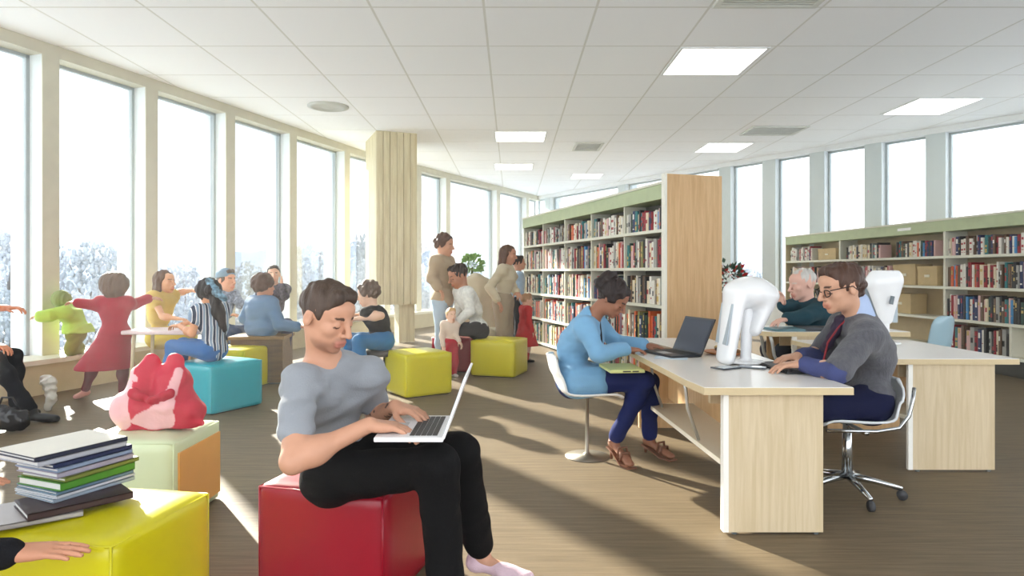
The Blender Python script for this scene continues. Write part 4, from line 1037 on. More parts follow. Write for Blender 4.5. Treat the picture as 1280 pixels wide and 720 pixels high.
def standing(face, foot, top_z, s, arms=None, hyaw=0, headdrop=0, lean=0, stride=.0):
    f = V(math.cos(face), math.sin(face), 0); r = V(f[1], -f[0], 0); b = V(foot[0], foot[1], 0); z0 = foot[2] if len(foot) > 2 else 0
    hd = b+V(0, 0, top_z-.118*s)+f*(.03*s+lean); neck = hd-f*.03*s-V(0, 0, .155*s); hh = .53*(top_z-z0)+z0; pel = b+V(0, 0, hh)
    J = dict(s=s, pel=pel, neck=neck, head=hd, hf=V(math.cos(face+hyaw), math.sin(face+hyaw), -headdrop), mid=(pel+neck)/2)
    J['shR'] = neck+r*.17*s-V(0, 0, .045*s); J['shL'] = neck-r*.17*s-V(0, 0, .045*s)
    for sd, q in (('R', 1), ('L', -1)):
        J['hip'+sd] = pel+r*q*.085*s-V(0, 0, .02); J['an'+sd] = b+r*q*.09*s+V(0, 0, z0+.09*s)+f*q*stride; J['kn'+sd] = (J['hip'+sd]+J['an'+sd])/2+f*.02; J['toe'+sd] = J['an'+sd]*V(1, 1, 0)+f*.15*s+V(0, 0, z0+.03)
        J['el'+sd] = J['sh'+sd]+r*q*.05*s-V(0, 0, .28*s); J['wr'+sd] = J['el'+sd]-V(0, 0, .23*s)+f*.08*s
    J.update(arms or {}); return J
R_ = math.radians
# white-haired man behind the third desk
J = seated(R_(195), pz(1024, .52, 5.98), 1.27, 1.08, lean=.10, headdrop=.05, hyaw=R_(-5), arms=dict(
    elL=pz(1005, .86, 5.62), wrL=pz(985, .855, 5.60), hdL=(-.9, -.2, -.2), hnL=(0, 0, -1), elR=pz(996, .88, 5.98), wrR=pz(979, .96, 5.80), hdR=(-.3, -.3, .8), hnR=(-.8, -.2, -.3)))
person('white-haired man in dark teal shirt leaning on the farther desk', J, (222, 176, 158), (226, 222, 216), dict(col=(32, 66, 78), inf=.022, name='shirt'), dict(col=(40, 42, 52)), vox=.009, hairf='bald', brow=(200, 190, 182), eye=False, hs=1.2)
# standing figures near the column
J = standing(R_(-20), pz(553, 0, 8.3), 1.71, 1.02, headdrop=.15, arms=dict(wrR=pz(548, 1.06, 8.1), elR=pz(540, 1.18, 8.12), elL=pz(566, 1.2, 8.45), wrL=pz(570, 1.02, 8.3)))
person('standing person in tan knitted top and faded jeans, reading behind the seated reader', J, (206, 156, 128), (104, 78, 66), dict(col=(182, 162, 136), inf=.03, name='jumper'), dict(col=(176, 196, 214), inf=.01), vox=.009, hairf='curly', hs=1.15, eye=False)
def long_hair(Hf, P, hs, J):
    f = J['_cut']; Hf.cone(P(-.05, 0, .0), P(-.06, 0, -.17), .07*hs, .05*hs, .03)
    for s_ in (-1, 1): Hf.cone(P(-.02, s_*.065, .0), P(-.01, s_*.075, -.17), .030*hs, .028*hs, .02)
J = standing(R_(-15), pz(629, 0, 8.75), 1.60, .98, lean=.04, headdrop=.2, arms=dict(elR=pz(612, 1.05, 8.6), wrR=pz(622, .88, 8.55), elL=pz(640, 1.06, 8.9), wrL=pz(646, .98, 8.7))); J['_cut'] = 1; J['bust'] = 1
person('standing woman in sand-coloured jumper and brown trousers by the tall bookcase', J, (200, 148, 122), (108, 78, 60), dict(col=(204, 192, 166), inf=.02, name='jumper'), dict(col=(164, 148, 126), inf=.035, cuff=.07), vox=.009, hairf=long_hair, hs=1.05, eye=False)
J = standing(R_(15), pz(646, 0, 9.9), 1.50, .95); person('person in pale blue top and black trousers waiting at the end of the tall bookcase', J, (196, 146, 122), (60, 50, 46), dict(col=(158, 180, 200), inf=.015), dict(col=(44, 44, 50), inf=.015), vox=.010, eye=False)
# reader on the red cube with a toddler at the knee
J = seated(R_(205), pz(598, .535, 8.10), 1.325, 1.0, lean=.16, headdrop=.11, legdir=R_(200), knee=.40, arms=dict(elR=pz(574, .80, 8.25), wrR=pz(566, .70, 8.1), elL=pz(588, .78, 7.85), wrL=pz(572, .66, 7.80)))
J['down'] = 1
person('dark-haired reader in white shirt and black trousers bending over a toddler', J, (176, 124, 98), (50, 36, 30), dict(col=(232, 230, 222), inf=.018, mat=mat('white_patterned_cotton', (230, 230, 224), .8, var=.25, vscale=30)), dict(col=(30, 28, 32), inf=.012), vox=.009, hs=1.2, hairf='short')
J = standing(R_(-60), pz(563, 0, 7.75), .80, .50, arms=dict(elL=pz(570, .50, 7.72), wrL=pz(574, .44, 7.7)))
person('fair-haired toddler in cream top and red trousers held between the reader\'s knees', J, (232, 190, 166), (214, 172, 120), dict(col=(226, 206, 190), inf=.02), dict(col=(184, 30, 52), inf=.03), vox=.007, hs=.72, eye=False, shoes=(220, 210, 205))
J = standing(R_(20), pz(657, 0, 9.0), .93, .58); person('small child in a red dress in front of the tall bookcase', J, (220, 172, 146), (196, 150, 110), dict(col=(196, 34, 40), inf=.03, skirt=((0, 0, -.26), None, .10, .18), hem=.24, name='dress'), dict(col=(196, 34, 40), inf=.01, kind='tights', name='tights'), vox=.009, hs=.8, eye=False)
# woman in black with jeans, facing the windows
J = seated(R_(172), pz(476, .52, 6.95), 1.10+.03, .98, lean=.06, headdrop=.06, knee=.33, arms=dict(elL=pz(476, .80, 6.75), wrL=pz(448, .77, 6.75), hdL=(-1, 0, 0), elR=pz(458, .77, 7.15), wrR=pz(440, .78, 7.0)), legdir=R_(225))
J['down'] = 1
person('woman in sleeveless black top and blue jeans seated beside the lone yellow cube', J, (222, 182, 156), (112, 92, 80), dict(col=(30, 28, 30), inf=.02, sleeve='cap', name='vest_top'), dict(col=(48, 110, 158), inf=.012), vox=.008, hairf='curly', hs=1.08, shoes=(226, 206, 196))
# ---- the children round the low table
J = standing(R_(95), pz(144, 0, 6.42), 1.19, .74, arms=dict(elL=pz(121, .925, 6.35), wrL=pz(96, .955, 6.30), hdL=(-.98, .1, .1), elR=pz(166, .93, 6.5), wrR=pz(186, .985, 6.6), hdR=(.9, .3, .1),
    anL=pz(106, .08, 6.50), toeL=pz(96, .03, 6.42), knL=pz(117, .32, 6.46)), lean=-.02)
def bigcurl(Hf, P, hs, J): Hf.ell(P(-.02, 0, .03), (.125*hs, .112*hs, .112*hs), None, .02); Hf.ell(P(-.03, 0, -.03), (.09*hs, .085*hs, .08*hs), None, .03)
person('child in long crimson coat seen from behind with both arms stretched out', J, (202, 152, 126), (100, 74, 58), dict(col=(156, 16, 46), inf=.032, hem=.31, skirt=((-.09, 0, -.36), None, .13, .27), name='coat', wr=.003), dict(col=(96, 18, 34), inf=.008, name='leggings'), vox=.007, hairf=bigcurl, hs=1.08, shoes=(206, 150, 140), eye=False)
def tail_hair(Hf, P, hs, J): long_hair(Hf, P, hs, J); Hf.cone(P(-.08, 0, -.06), P(-.13, .02, -.28), .045*hs, .03*hs, .02)
J = seated(R_(-12), pz(200, .45, 8.0), 1.24, .92, lean=.02, knee=.36, arms=dict(elL=pz(222, .99, 8.2), wrL=pz(240, 1.02, 8.25), hdL=(1, 0, .05), elR=pz(203, .72, 7.8), wrR=pz(222, .70, 7.75))); J['_cut'] = 1
person('girl in mustard top with long brown hair reaching one arm out', J, (222, 170, 138), (96, 66, 50), dict(col=(206, 178, 98), inf=.035, name='top', sleeve='cap'), dict(col=(200, 178, 70), inf=.03, kind='skirt', name='skirt'), vox=.008, hairf=tail_hair, hs=1.2, eye=False)
STR = mat('striped_cotton', (180, 186, 192), .85)
def stripes():
    nt = STR.node_tree; b = nt.nodes['Principled BSDF']; tc = N(nt, 'ShaderNodeTexCoord'); wv = N(nt, 'ShaderNodeTexWave', wave_type='BANDS', bands_direction='DIAGONAL')
    mp = N(nt, 'ShaderNodeMapping'); mp.inputs['Scale'].default_value = (1, .8, .03); wv.inputs['Scale'].default_value = 9; wv.inputs['Distortion'].default_value = 1.2; wv.inputs['Detail Scale'].default_value = 1.5
    nt.links.new(tc.outputs['Object'], mp.inputs[0]); nt.links.new(mp.outputs[0], wv.inputs['Vector'])
    r = N(nt, 'ShaderNodeValToRGB'); r.color_ramp.interpolation = 'CONSTANT'; r.color_ramp.elements[0].color = lin((52, 62, 82))+(1,); r.color_ramp.elements[1].position = .34; r.color_ramp.elements[1].color = lin((226, 228, 230))+(1,)
    e = r.color_ramp.elements.new(.70); e.color = lin((134, 154, 176))+(1,)
    nt.links.new(wv.outputs[0], r.inputs[0]); nt.links.new(r.outputs[0], b.inputs['Base Color'])
stripes()
J = seated(R_(160), pz(266, .545, 5.98), 1.17, .86, lean=.0, knee=.40, legdir=R_(172), hyaw=R_(-40), headdrop=.02, arms=dict(elL=pz(240, .70, 5.85), wrL=pz(224, .755, 6.05), hdL=(-.8, .4, 0), elR=pz(262, .70, 6.2), wrR=pz(238, .76, 6.3), hdR=(-1, 0, 0), anL=pz(212, .12, 5.9), anR=pz(216, .12, 6.1), toeL=pz(198, .03, 5.9), toeR=pz(200, .03, 6.1))); J['_cut'] = 1
def ponytail(Hf, P, hs, J):
    Hf.ell(P(-.02, 0, .02), (.11*hs, .092*hs, .10*hs), None, .02); Hf.ell(P(-.13, 0, .01), (.045*hs,)*3, None, .03)
    q = J['head']; Hf.cone(q+V(.07, -.06, -.02), q+V(.14, -.10, -.18), .045, .055, .02); Hf.cone(q+V(.14, -.10, -.18), q+V(.19, -.09, -.34), .055, .025, .02)
striped, Js, Ps, Rs = person('girl in striped top and blue jeans with a dark ponytail on the turquoise cube', J, (214, 152, 112), (40, 30, 30), dict(col=(150, 150, 150), inf=.028, name='top', sleeve='cap', mat=STR), dict(col=(58, 108, 168), inf=.014), vox=.007, hairf=ponytail, hs=1.05, eye=False)
sf = Field(); q = Js['head']; sf.cone(q+V(.05, -.09, .10), q+V(.12, -.12, .01), .030, .036, .02); sf.cone(q+V(.12, -.12, .01), q+V(.20, -.12, -.06), .036, .024, .02)
me = sf.mesh(.006, 'hair_scarf', wr=.005, wf=60); me.materials.append(mat('patterned_blue_scarf', (150, 190, 214), .8, var=.95, vscale=34)); o = bpy.data.objects.new('hair_scarf', me); COL.objects.link(o); o.parent = striped
J = seated(R_(-25), pz(276, .45, 8.75), 1.25, .95, lean=.06, knee=.36, arms=dict(elL=pz(300, .82, 8.7), wrL=pz(318, .84, 8.6)))
bean, Jb, Pb, Rb = person('child in grey-blue beanie and blue patterned top on the window bench', J, (226, 168, 138), (90, 70, 60), dict(col=(190, 200, 220), inf=.02, name='top', mat=mat('blue_patterned_cotton', (176, 190, 216), .85, var=.8, vscale=30)), dict(col=(60, 80, 120)), vox=.009, hs=1.25, eye=False)
bf = Field(); bf.ell(Pb(-.018, 0, .045), (.112*1.2, .096*1.2, .092*1.2), Rb, .01); n_ = nrm(-Rb[:, 2]+Rb[:, 0]*.1); bf.cut(n_, float(Pb(0, 0, .035)@n_)); me = bf.mesh(.008, 'beanie', wr=.002, wf=90); me.materials.append(M_cloth((122, 150, 172))); o = bpy.data.objects.new('beanie', me); COL.objects.link(o); o.parent = bean
J = seated(R_(60), pz(326, .62, 7.45), 1.19, .90, lean=.0, knee=.34, foot_z=.10, arms=dict(elR=pz(350, .66, 7.35), wrR=pz(372, .635, 7.4), hdR=(1, .1, 0), elL=pz(306, .72, 7.5), wrL=pz(312, .66, 7.7)))
J['w'] = 1.25
person('person in denim-blue jacket seen from behind, perched on the brown box seat', J, (200, 150, 126), (100, 74, 62), dict(col=(98, 128, 160), inf=.035, name='jacket', coat_tail=.2), dict(col=(84, 88, 110), inf=.01), vox=.009, hairf='curly', hs=1.15, eye=False)
J = seated(R_(-70), pz(342, .45, 9.6), 1.33, 1.0, lean=.06, knee=.34, arms=dict(elL=pz(356, .9, 9.4), wrL=pz(352, 1.06, 9.3), hdL=(0, 0, 1)))
person('dark-haired person in flowered top with a hand at the cheek, on the window bench', J, (226, 180, 152), (58, 46, 42), dict(col=(70, 66, 84), inf=.02, name='top', mat=mat('flowered_cotton', (92, 84, 104), .85, var=.9, vscale=26)), dict(col=(50, 50, 62)), vox=.009, hs=1.15, eye=True)
# child bending over the bench in a lime green hooded jacket
J = dict(s=.66, pel=pz(95, .60, 7.05), neck=pz(85, .865, 7.0), head=pz(76, .955, 6.98), hf=(-.8, -.1, -.5), mid=pz(92, .74, 7.05), shR=pz(84, .835, 7.13), shL=pz(82, .83, 6.88), elL=pz(64, .80, 6.80), wrL=pz(50, .79, 6.78), elR=pz(68, .84, 7.16), wrR=pz(56, .85, 7.15), hdL=(-1, 0, .0), hdR=(-1, 0, .1),
         knR=pz(95, .425, 7.12), knL=pz(89, .425, 6.98), anR=pz(99, .405, 7.30), anL=pz(96, .405, 7.18), toeR=pz(102, .39, 7.40), toeL=pz(99, .39, 7.28), w=1.15)
def hoodf(Hf, P, hs, J): Hf.ell(P(-.01, 0, .0), (.13*hs, .115*hs, .13*hs), None, .02)
gr_, Jr, Pr, Rr = person('child in lime green hooded jacket and olive trousers kneeling over the window bench', J, (214, 170, 140), (140, 150, 96), dict(col=(176, 206, 96), inf=.05, name='jacket', wr=.014, skirt=((.01, 0, -.01), None, .13, .16), hem=.60), dict(col=(140, 140, 74), inf=.035, wr=.01), vox=.008, hairf=hoodf, hs=.74, eye=False)
for c_ in gr_.children:
    if c_.name.startswith('hair'): c_.name = 'hood'; c_.data.materials[0] = M_cloth((140, 152, 98))
# people mostly outside the picture: one at the window side, one by the yellow cube
J = seated(R_(-5), pz(-58, .50, 5.55), 1.30, 1.0, knee=.46, arms=dict(elL=pz(-20, .93, 5.75), wrL=pz(10, .935, 5.75), hdL=(1, 0, .02), hnL=(0, 0, -1), elR=pz(-40, .72, 5.4), wrR=pz(-8, .66, 5.4), anR=pz(40, .09, 5.45), toeR=pz(68, .03, 5.45), anL=pz(20, .09, 5.7), toeL=pz(44, .03, 5.7)))
person('person in black trousers and black shoes cut by the edge, one bare arm held out', J, (214, 140, 104), (60, 44, 36), dict(col=(150, 50, 50), inf=.02, sleeve='cap', coat_tail=.7), dict(col=(22, 22, 26), inf=.012), vox=.009, shoes=(30, 28, 28), eye=False)
J = seated(R_(20), (-2.08, 1.50, .50), 1.28, 1.0, knee=.40, legdir=R_(-40), arms=dict(elR=(-1.66, 1.66, .51), wrR=(-1.415, 1.87, .452), hdR=(.97, .18, -.02), hnR=(0, .15, -1), elL=(-1.95, 1.95, .62), wrL=(-1.8, 2.05, .60)))
person('person in black sleeve resting a hand on the edge of the yellow cube', J, (206, 146, 116), (60, 44, 36), dict(col=(24, 24, 28), inf=.014), dict(col=(40, 42, 52)), vox=.006, eye=False, hand_kw=dict(curl=(.08, .12, .08), splay=.05))
# ================================================================ chairs and stools
M_chrome = mat('chrome', (200, 204, 206), .18, 1.0)
def shell_chair(name, label, loc, rz, col, base='star', seat_z=.44, h=.82):
    """moulded shell chair; local +x is where the sitter looks"""
    r = empty(name, (loc[0], loc[1], 0), rz); tag(r, label, 'chair'); m = mat('shell_%d_%d_%d' % col, col, .3, spec=.5)
    bm = bmesh.new(); nu, nv = 16, 12; g = []
    prof = [(.22, seat_z-.02), (.18, seat_z+.005), (.08, seat_z), (-.06, seat_z-.01), (-.15, seat_z), (-.20, seat_z+.05), (-.225, seat_z+.14), (-.245, h-.12), (-.262, h-.03), (-.268, h)]
    for i, (x, z) in enumerate(prof):
        hw = .22 if i < 6 else .22-.02*(i-5)**1.1*(.55 if i < 9 else 1.5); row = []
        for j in range(nv+1):
            t = -1+2*j/nv; up = .035*t*t*(1 if i < 5 else .2); fw = .05*t*t*(0 if i < 5 else 1)
            row.append(bm.verts.new((x+fw, t*hw, z+up-(.02*t*t if i == len(prof)-1 else 0))))
        g.append(row)
    for a, b in zip(g, g[1:]):
        for j in range(nv): bm.faces.new((a[j], a[j+1], b[j+1], b[j]))
    me = bpy.data.meshes.new('seat_shell'); bm.to_mesh(me); bm.free(); me.materials.append(m)
    for p in me.polygons: p.use_smooth = True
    o = bpy.data.objects.new('seat_shell', me); COL.objects.link(o); o.parent = r
    sb = o.modifiers.new('s', 'SUBSURF'); sb.levels = 1; sb.render_levels = 1; sd_ = o.modifiers.new('t', 'SOLIDIFY'); sd_.thickness = .012
    if base == 'star':
        MB().tube([(0, 0, .10), (0, 0, seat_z-.03)], [.03, .022], 12).build('column', M_chrome, r, True)
        for k in range(5):
            a = k*2*PI/5+.3; l = MB().tube([(0, 0, .11), (.14*math.cos(a), .14*math.sin(a), .09), (.27*math.cos(a), .27*math.sin(a), .062)], [.022, .018, .012], 8).build('base_arm', M_chrome, r, True)
            MB().tube([(.27*math.cos(a)-.012*math.sin(a), .27*math.sin(a)+.012*math.cos(a), .028), (.27*math.cos(a)+.012*math.sin(a), .27*math.sin(a)-.012*math.cos(a), .028)], .027, 12).build('caster', mat('caster', (60, 60, 62), .5), l, True)
        for s_ in (-1, 1): MB().tube([(.20, s_*.20, seat_z-.025), (-.05, s_*.215, seat_z-.025), (-.17, s_*.218, seat_z-.005), (-.222, s_*.215, seat_z+.06), (-.245, s_*.21, seat_z+.15), (-.268, s_*.18, h-.03)], .010, 8).build('side_rail', M_chrome, r, True)
        MB().tube([(0, -.22, seat_z-.035), (0, .22, seat_z-.035)], .014, 8).build('cross_bar', M_chrome, r, True)
    elif base == 'pedestal':
        MB().lathe([(.15, 0), (.15, .006), (.03, .012), (.013, .03), (.012, seat_z-.04), (.05, seat_z-.022)], 28).build('pedestal', mat('brushed_metal', (150, 144, 132), .4, .8), r, True)
    else:
        for a, b in ((1, 1), (1, -1), (-1, 1), (-1, -1)): MB().tube([(a*.13, b*.13, seat_z-.02), (a*.20, b*.20, 0)], [.014, .011], 8).build('leg', M_chrome, r, True)
    return r
shell_chair('shell_chair', 'white shell chair under the woman in light blue', (.51, 4.45), 0, (238, 238, 234), 'pedestal', .43, .70)
shell_chair('swivel_chair', 'white swivel chair with chrome rails under the man in glasses', (1.885, 3.69), R_(178), (214, 218, 220), 'star', .43, .66)
shell_chair('shell_chair', 'pale blue shell chair behind the clear desk, against the low bookcase', (3.95, 6.35), R_(120), (158, 188, 200), 'legs', .44, .84)
shell_chair('shell_chair', 'grey chair hidden behind the desk where the white-haired man sits', (pz(1024, 0, 6.0)[0]+.04, 6.0), R_(195), (150, 156, 160), 'legs', .42, .70)
def stool(label, loc, d, h, m, name='stool'):
    r = empty(name, (loc[0], loc[1], 0)); tag(r, label, 'stool')
    MB().lathe([(d, h-.06), (d+.006, h-.04), (d+.004, h-.012), (d-.03, h)], 28).build('seat_pad', m, r, True)
    for k in range(4):
        a = k*PI/2+.5; MB().tube([(d*.6*math.cos(a), d*.6*math.sin(a), h-.06), (d*.95*math.cos(a), d*.95*math.sin(a), 0)], .012, 8).build('leg', M_chrome, r, True)
q = pz(474, 0, 6.95); stool('low stool hidden beneath the woman in black', (q[0]+.02, q[1]), .18, .43, mat('stool_dark', (64, 60, 58), .6))
q = pz(-58, 0, 5.55); stool('dark round stool under the person cut by the edge near the windows', (q[0], q[1]), .18, .42, mat('stool_dark', (64, 60, 58), .6))
stool('dark round stool under the person reaching to the yellow cube', (-2.08, 1.5), .18, .42, mat('stool_dark', (64, 60, 58), .6))
# brown box seat behind the yellow cube
q = pz(326, 0, 7.5); b = MB().box((-.26, -.24, .02), (.30, .24, .50)).build('box_seat', wood('brown_box_wood', (112, 82, 46), (84, 58, 32), (1, 8, 8))); b.location = (q[0], q[1], 0); b.rotation_euler.z = .1; tag(b, 'dark brown wooden box seat behind the yellow cube', 'box seat'); soft(b, .008)
MB().box((-.28, -.26, .50), (.32, .26, .535)).build('lid', wood('brown_box_lid', (140, 108, 62), (104, 78, 44), (1, 8, 8)), b)
MB().box((-.22, -.20, 0), (.26, .20, .02)).build('base', M_dark, b)
# children's table
tb = empty('low_table', tuple(G(205, 418, .70)*V(1, 1, 0).tolist() if False else (G(205, 413, .70).x, G(205, 413, .70).y+.14, 0))); tag(tb, 'small table with a pinkish white top between the children', 'table')
o = MB().prism([(-.36, -.22), (.34, -.22), (.36, -.18), (.36, .22), (-.36, .22), (-.38, -.18)], .665, .70).build('tabletop', mat('pinkish_top', (232, 212, 212), .4, var=.15), tb); soft(o, .01)
for a, b_ in ((1, 1), (1, -1), (-1, 1), (-1, -1)): MB().tube([(a*.27, b_*.16, .665), (a*.30, b_*.18, 0)], [.018, .014], 8).build('leg', M_ply, tb, True)

# ================================================================ computers
def sdf_obj(Fd, vox, name, m, parent=None, wr=0, wf=40, seed=0, org=None, wdir=(1, 1, 1)):
    me = Fd.mesh(vox, name, wr=wr, wf=wf, seed=seed, wdir=wdir); me.materials.append(m); o = bpy.data.objects.new(name, me); COL.objects.link(o)
    if parent: o.parent = parent
    if org is not None: o.location = org
    return o
M_wp = mat('white_plastic', (240, 241, 242), .25, spec=.5); 
# open dark laptop at the reader's desk
def laptop(name, label, hinge, along, opening, W_, D_, Hs, tilt, body, screen, keys, thick=.016, lid_label=None):
    """hinge = mid point of the hinge line; along = unit vector of the hinge; opening = unit vector from hinge to the typist"""
    a = Vector(along).normalized(); o_ = Vector(opening).normalized(); up = a.cross(o_); 
    if up.z < 0: a = -a; up = a.cross(o_)
    M = Matrix(((a.x, o_.x, up.x, hinge[0]), (a.y, o_.y, up.y, hinge[1]), (a.z, o_.z, up.z, hinge[2]), (0, 0, 0, 1)))
    r = empty(name); r.matrix_world = M; tag(r, label, 'laptop')
    b = soft(MB().box((-W_/2, 0, 0), (W_/2, D_, thick)).build('base', body, r), .004)
    k = MB()
    for i in range(5):
        for j in range(13):
            w_ = (W_-.05)/13; k.box((-W_/2+.025+j*w_+.0012, .022+i*.0185, thick), (-W_/2+.025+(j+1)*w_-.0012, .022+(i+1)*.0185-.002, thick+.0018))
    k.build('keyboard', keys, r)
    MB().box((-.05, D_-.085, thick), (.05, D_-.02, thick+.0008)).build('trackpad', mat('trackpad', (190, 192, 194), .4), r)
    ct, st = math.cos(tilt), math.sin(tilt)      # tilt back from upright
    ML_ = Matrix(((1, 0, 0, 0), (0, ct, -st, 0), (0, st, ct, thick*.6), (0, 0, 0, 1)))
    l = soft(MB().box((-W_/2, -.004, 0), (W_/2, .005, Hs), ML_).build('lid', body, r), .003)
    MB().box((-W_/2+.012, .005, .014), (W_/2-.012, .0062, Hs-.012), ML_).build('screen', screen, l)
    return r
lap = laptop('laptop', 'white laptop open on the lap of the young man', (-.222, 2.28, .700), (0, 1, 0), (-1, 0, 0), .33, .225, .215, R_(20), mat('laptop_white', (238, 238, 240), .3), mat('screen_grey', (150, 160, 170), .15), mat('keys_dark', (48, 46, 48), .5))
h0, h1 = G(846, 441, .712), G(874, 445, .712)
d_ = (h1-h0).normalized(); n_ = Vector((-abs(d_.y), -d_.x*0-.28, 0)).normalized(); d_ = Vector((-n_.y, n_.x, 0)).normalized()
hm = (h0+h1)/2
laptop('laptop', 'dark laptop standing open on the desk in front of the woman in light blue', (hm.x, hm.y+.03, .711), tuple(d_), tuple(n_), .34, .22, .25, R_(25), mat('laptop_black', (40, 42, 48), .4), mat('screen_dark', (58, 66, 82), .12), mat('keys_black', (30, 30, 32), .5))
# white computer seen from the side on the first desk
r = empty('desktop_computer', (1.30, 3.86, .71)); tag(r, 'glossy white computer with an arched back on the near desk', 'computer')
f = Field(); f.cone((-.045, 0, .035), (.015, 0, .42), .040, .050, .02, None, ((0, 1, 0), 3.0)); f.ell((.10, 0, .42), (.135, .145, .095), None, .05); f.cone((.20, 0, .40), (.12, 0, .20), .055, .038, .04, None, ((0, 1, 0), 2.2))
sdf_obj(f, .008, 'housing', M_wp, r)
f = Field(); f.cone((.085, 0, .36), (.075, 0, .03), .034, .030, .03); f.ell((.075, 0, .012), (.12, .10, .012), None, .02); f.cut((0, 0, -1), -.001)
sdf_obj(f, .007, 'stand', M_wp, r)
MB().box((-.005, -.10, .12), (.002, .10, .36), Matrix.Translation((-.087, 0, 0)) @ Matrix.Rotation(R_(9), 4, 'Y')).build('screen', mat('screen_pale', (170, 182, 190), .15), r)
MB().box((.10, -.151, .14), (.14, -.14, .22), Matrix.Identity(4)).build('connector_panel', mat('connector_grey', (60, 62, 66), .5), r) if False else None
# second white computer, its broad back towards us
q = pz(1104, .71, 4.85); r = empty('desktop_computer', (q[0], q[1], .712)); tag(r, 'white computer with a broad tapering back behind the man in glasses', 'computer')
f = Field(); f.cone((-.06, 0, .46), (.075, 0, .49), .060, .060, .05); f.cone((.01, 0, .45), (.02, 0, .20), .135, .055, .03, None, ((0, 1, 0), .5)); f.cut((0, 0, 1), .55)
sdf_obj(f, .008, 'housing', M_wp, r)
f = Field(); f.cone((.02, .01, .25), (.02, .01, .02), .030, .028, .03); f.ell((.02, .01, .012), (.11, .09, .012), None, .02); f.cut((0, 0, -1), -.001); sdf_obj(f, .007, 'stand', M_wp, r)
MB().box((-.055, -.078, .30), (-.035, -.058, .36), Matrix.Rotation(R_(12), 4, 'Y')).build('slot', mat('slot_grey', (110, 120, 126), .4), r)
MB().box((-.11, .055, .16), (.14, .062, .50)).build('screen', mat('screen_pale', (170, 182, 190), .15), r)
# ---- things on the near desk
def slab(name, label, cat, c, size, rz, m, z=.711):
    o = MB().box((-size[0]/2, -size[1]/2, 0), (size[0]/2, size[1]/2, size[2])).build(name, m); o.location = (c[0], c[1], z); o.rotation_euler.z = rz; soft(o, min(.004, size[2]*.3)); tag(o, label, cat); return o
q = G(906, 460, .71); o = slab('tablet', 'thin dark tablet lying below the white computer', 'tablet', (q.x+.0, q.y-.02), (.14, .10, .008), .5, mat('tablet_dark', (66, 70, 78), .25)); MB().box((-.06, -.042, .008), (.06, .042, .0088)).build('screen', mat('screen_pale', (170, 182, 190), .15), o)
q = G(936, 460, .71); o = slab('phone', 'slim grey phone lying beside the tablet on the near desk', 'phone', (q.x+.02, q.y+.0), (.15, .075, .008), -.5, mat('phone_grey', (84, 90, 98), .3)); MB().box((-.068, -.032, .008), (.068, .032, .0088)).build('screen', mat('screen_grey', (150, 160, 170), .15), o)
q = G(944, 449, .71)
tr = empty('snack_tray', (1.40, 4.32, .711)); tag(tr, 'orange tray with crumpled snacks behind the white computer', 'tray')
MB().lathe([(.09, 0), (.13, .012), (.135, .018), (.125, .016), (.085, .006)], 28).build('dish', mat('orange_dish', (214, 140, 84), .5), tr, True)
f = Field(); rs = random.Random(3)
for i in range(16): f.ell((rs.uniform(-.08, .08), rs.uniform(-.08, .08), .02+rs.uniform(0, .025)), (.022, .018, .015), None, .004, rs.choice([(236, 214, 170), (150, 110, 70), (226, 196, 130), (110, 84, 60)]))
sdf_obj(f, .005, 'snacks', mat('snack_tone', (220, 200, 160), .8, attr=True), tr, wr=.003, wf=90)
tag(tr.children[-1], kind='stuff')
o = slab('keyboard', 'dark keyboard under the hands of the man in glasses', 'keyboard', (1.50, 3.66), (.13, .40, .012), .06, mat('keys_black', (30, 30, 32), .5)); k = MB()
for i in range(12):
    for j in range(4): k.box((-.055+j*.028, -.185+i*.031, .012), (-.031+j*.028, -.158+i*.031, .016))
k.build('keys', mat('keys_dark', (48, 46, 48), .5), o)
# papers and folder with the woman
q = pz(786, .60, 4.14); o = slab('folder', 'pale yellow-green folder on the lap of the woman in light blue', 'folder', (pz(776, 0, 4.22)[0], 4.20), (.22, .30, .02), .1, mat('folder_green', (206, 212, 140), .5), z=.625)
k = MB(); k.box((-.03, -.1505, .006), (.02, -.149, .014)).box((.03, -.1505, .006), (.07, -.149, .014)); k.build('label_print', mat('label_print', (50, 50, 46), .6), o)
slab('open_magazine', 'open magazine under the forearms of the woman in light blue', 'magazine', (.96, 4.74), (.26, .36, .008), .2, mat('magazine', (176, 150, 124), .5, var=.6, vscale=22))
slab('paper_sheet', 'pale blue sheet of paper between the magazine and the dark laptop', 'paper', (1.0, 4.12), (.20, .15, .002), -.3, mat('paper_blue', (206, 220, 232), .6))
slab('closed_laptop', 'closed teal laptop on the farther desk before the white-haired man', 'laptop', (pz(990, 0, 5.42)[0], 5.44), (.36, .25, .02), .1, mat('teal_case', (84, 122, 130), .35), z=.767)
slab('document_tray', 'dark flat document tray at the elbow of the white-haired man', 'tray', (pz(1026, 0, 5.42)[0], 5.44), (.34, .24, .03), .0, mat('tray_dark', (50, 54, 60), .5), z=.767)
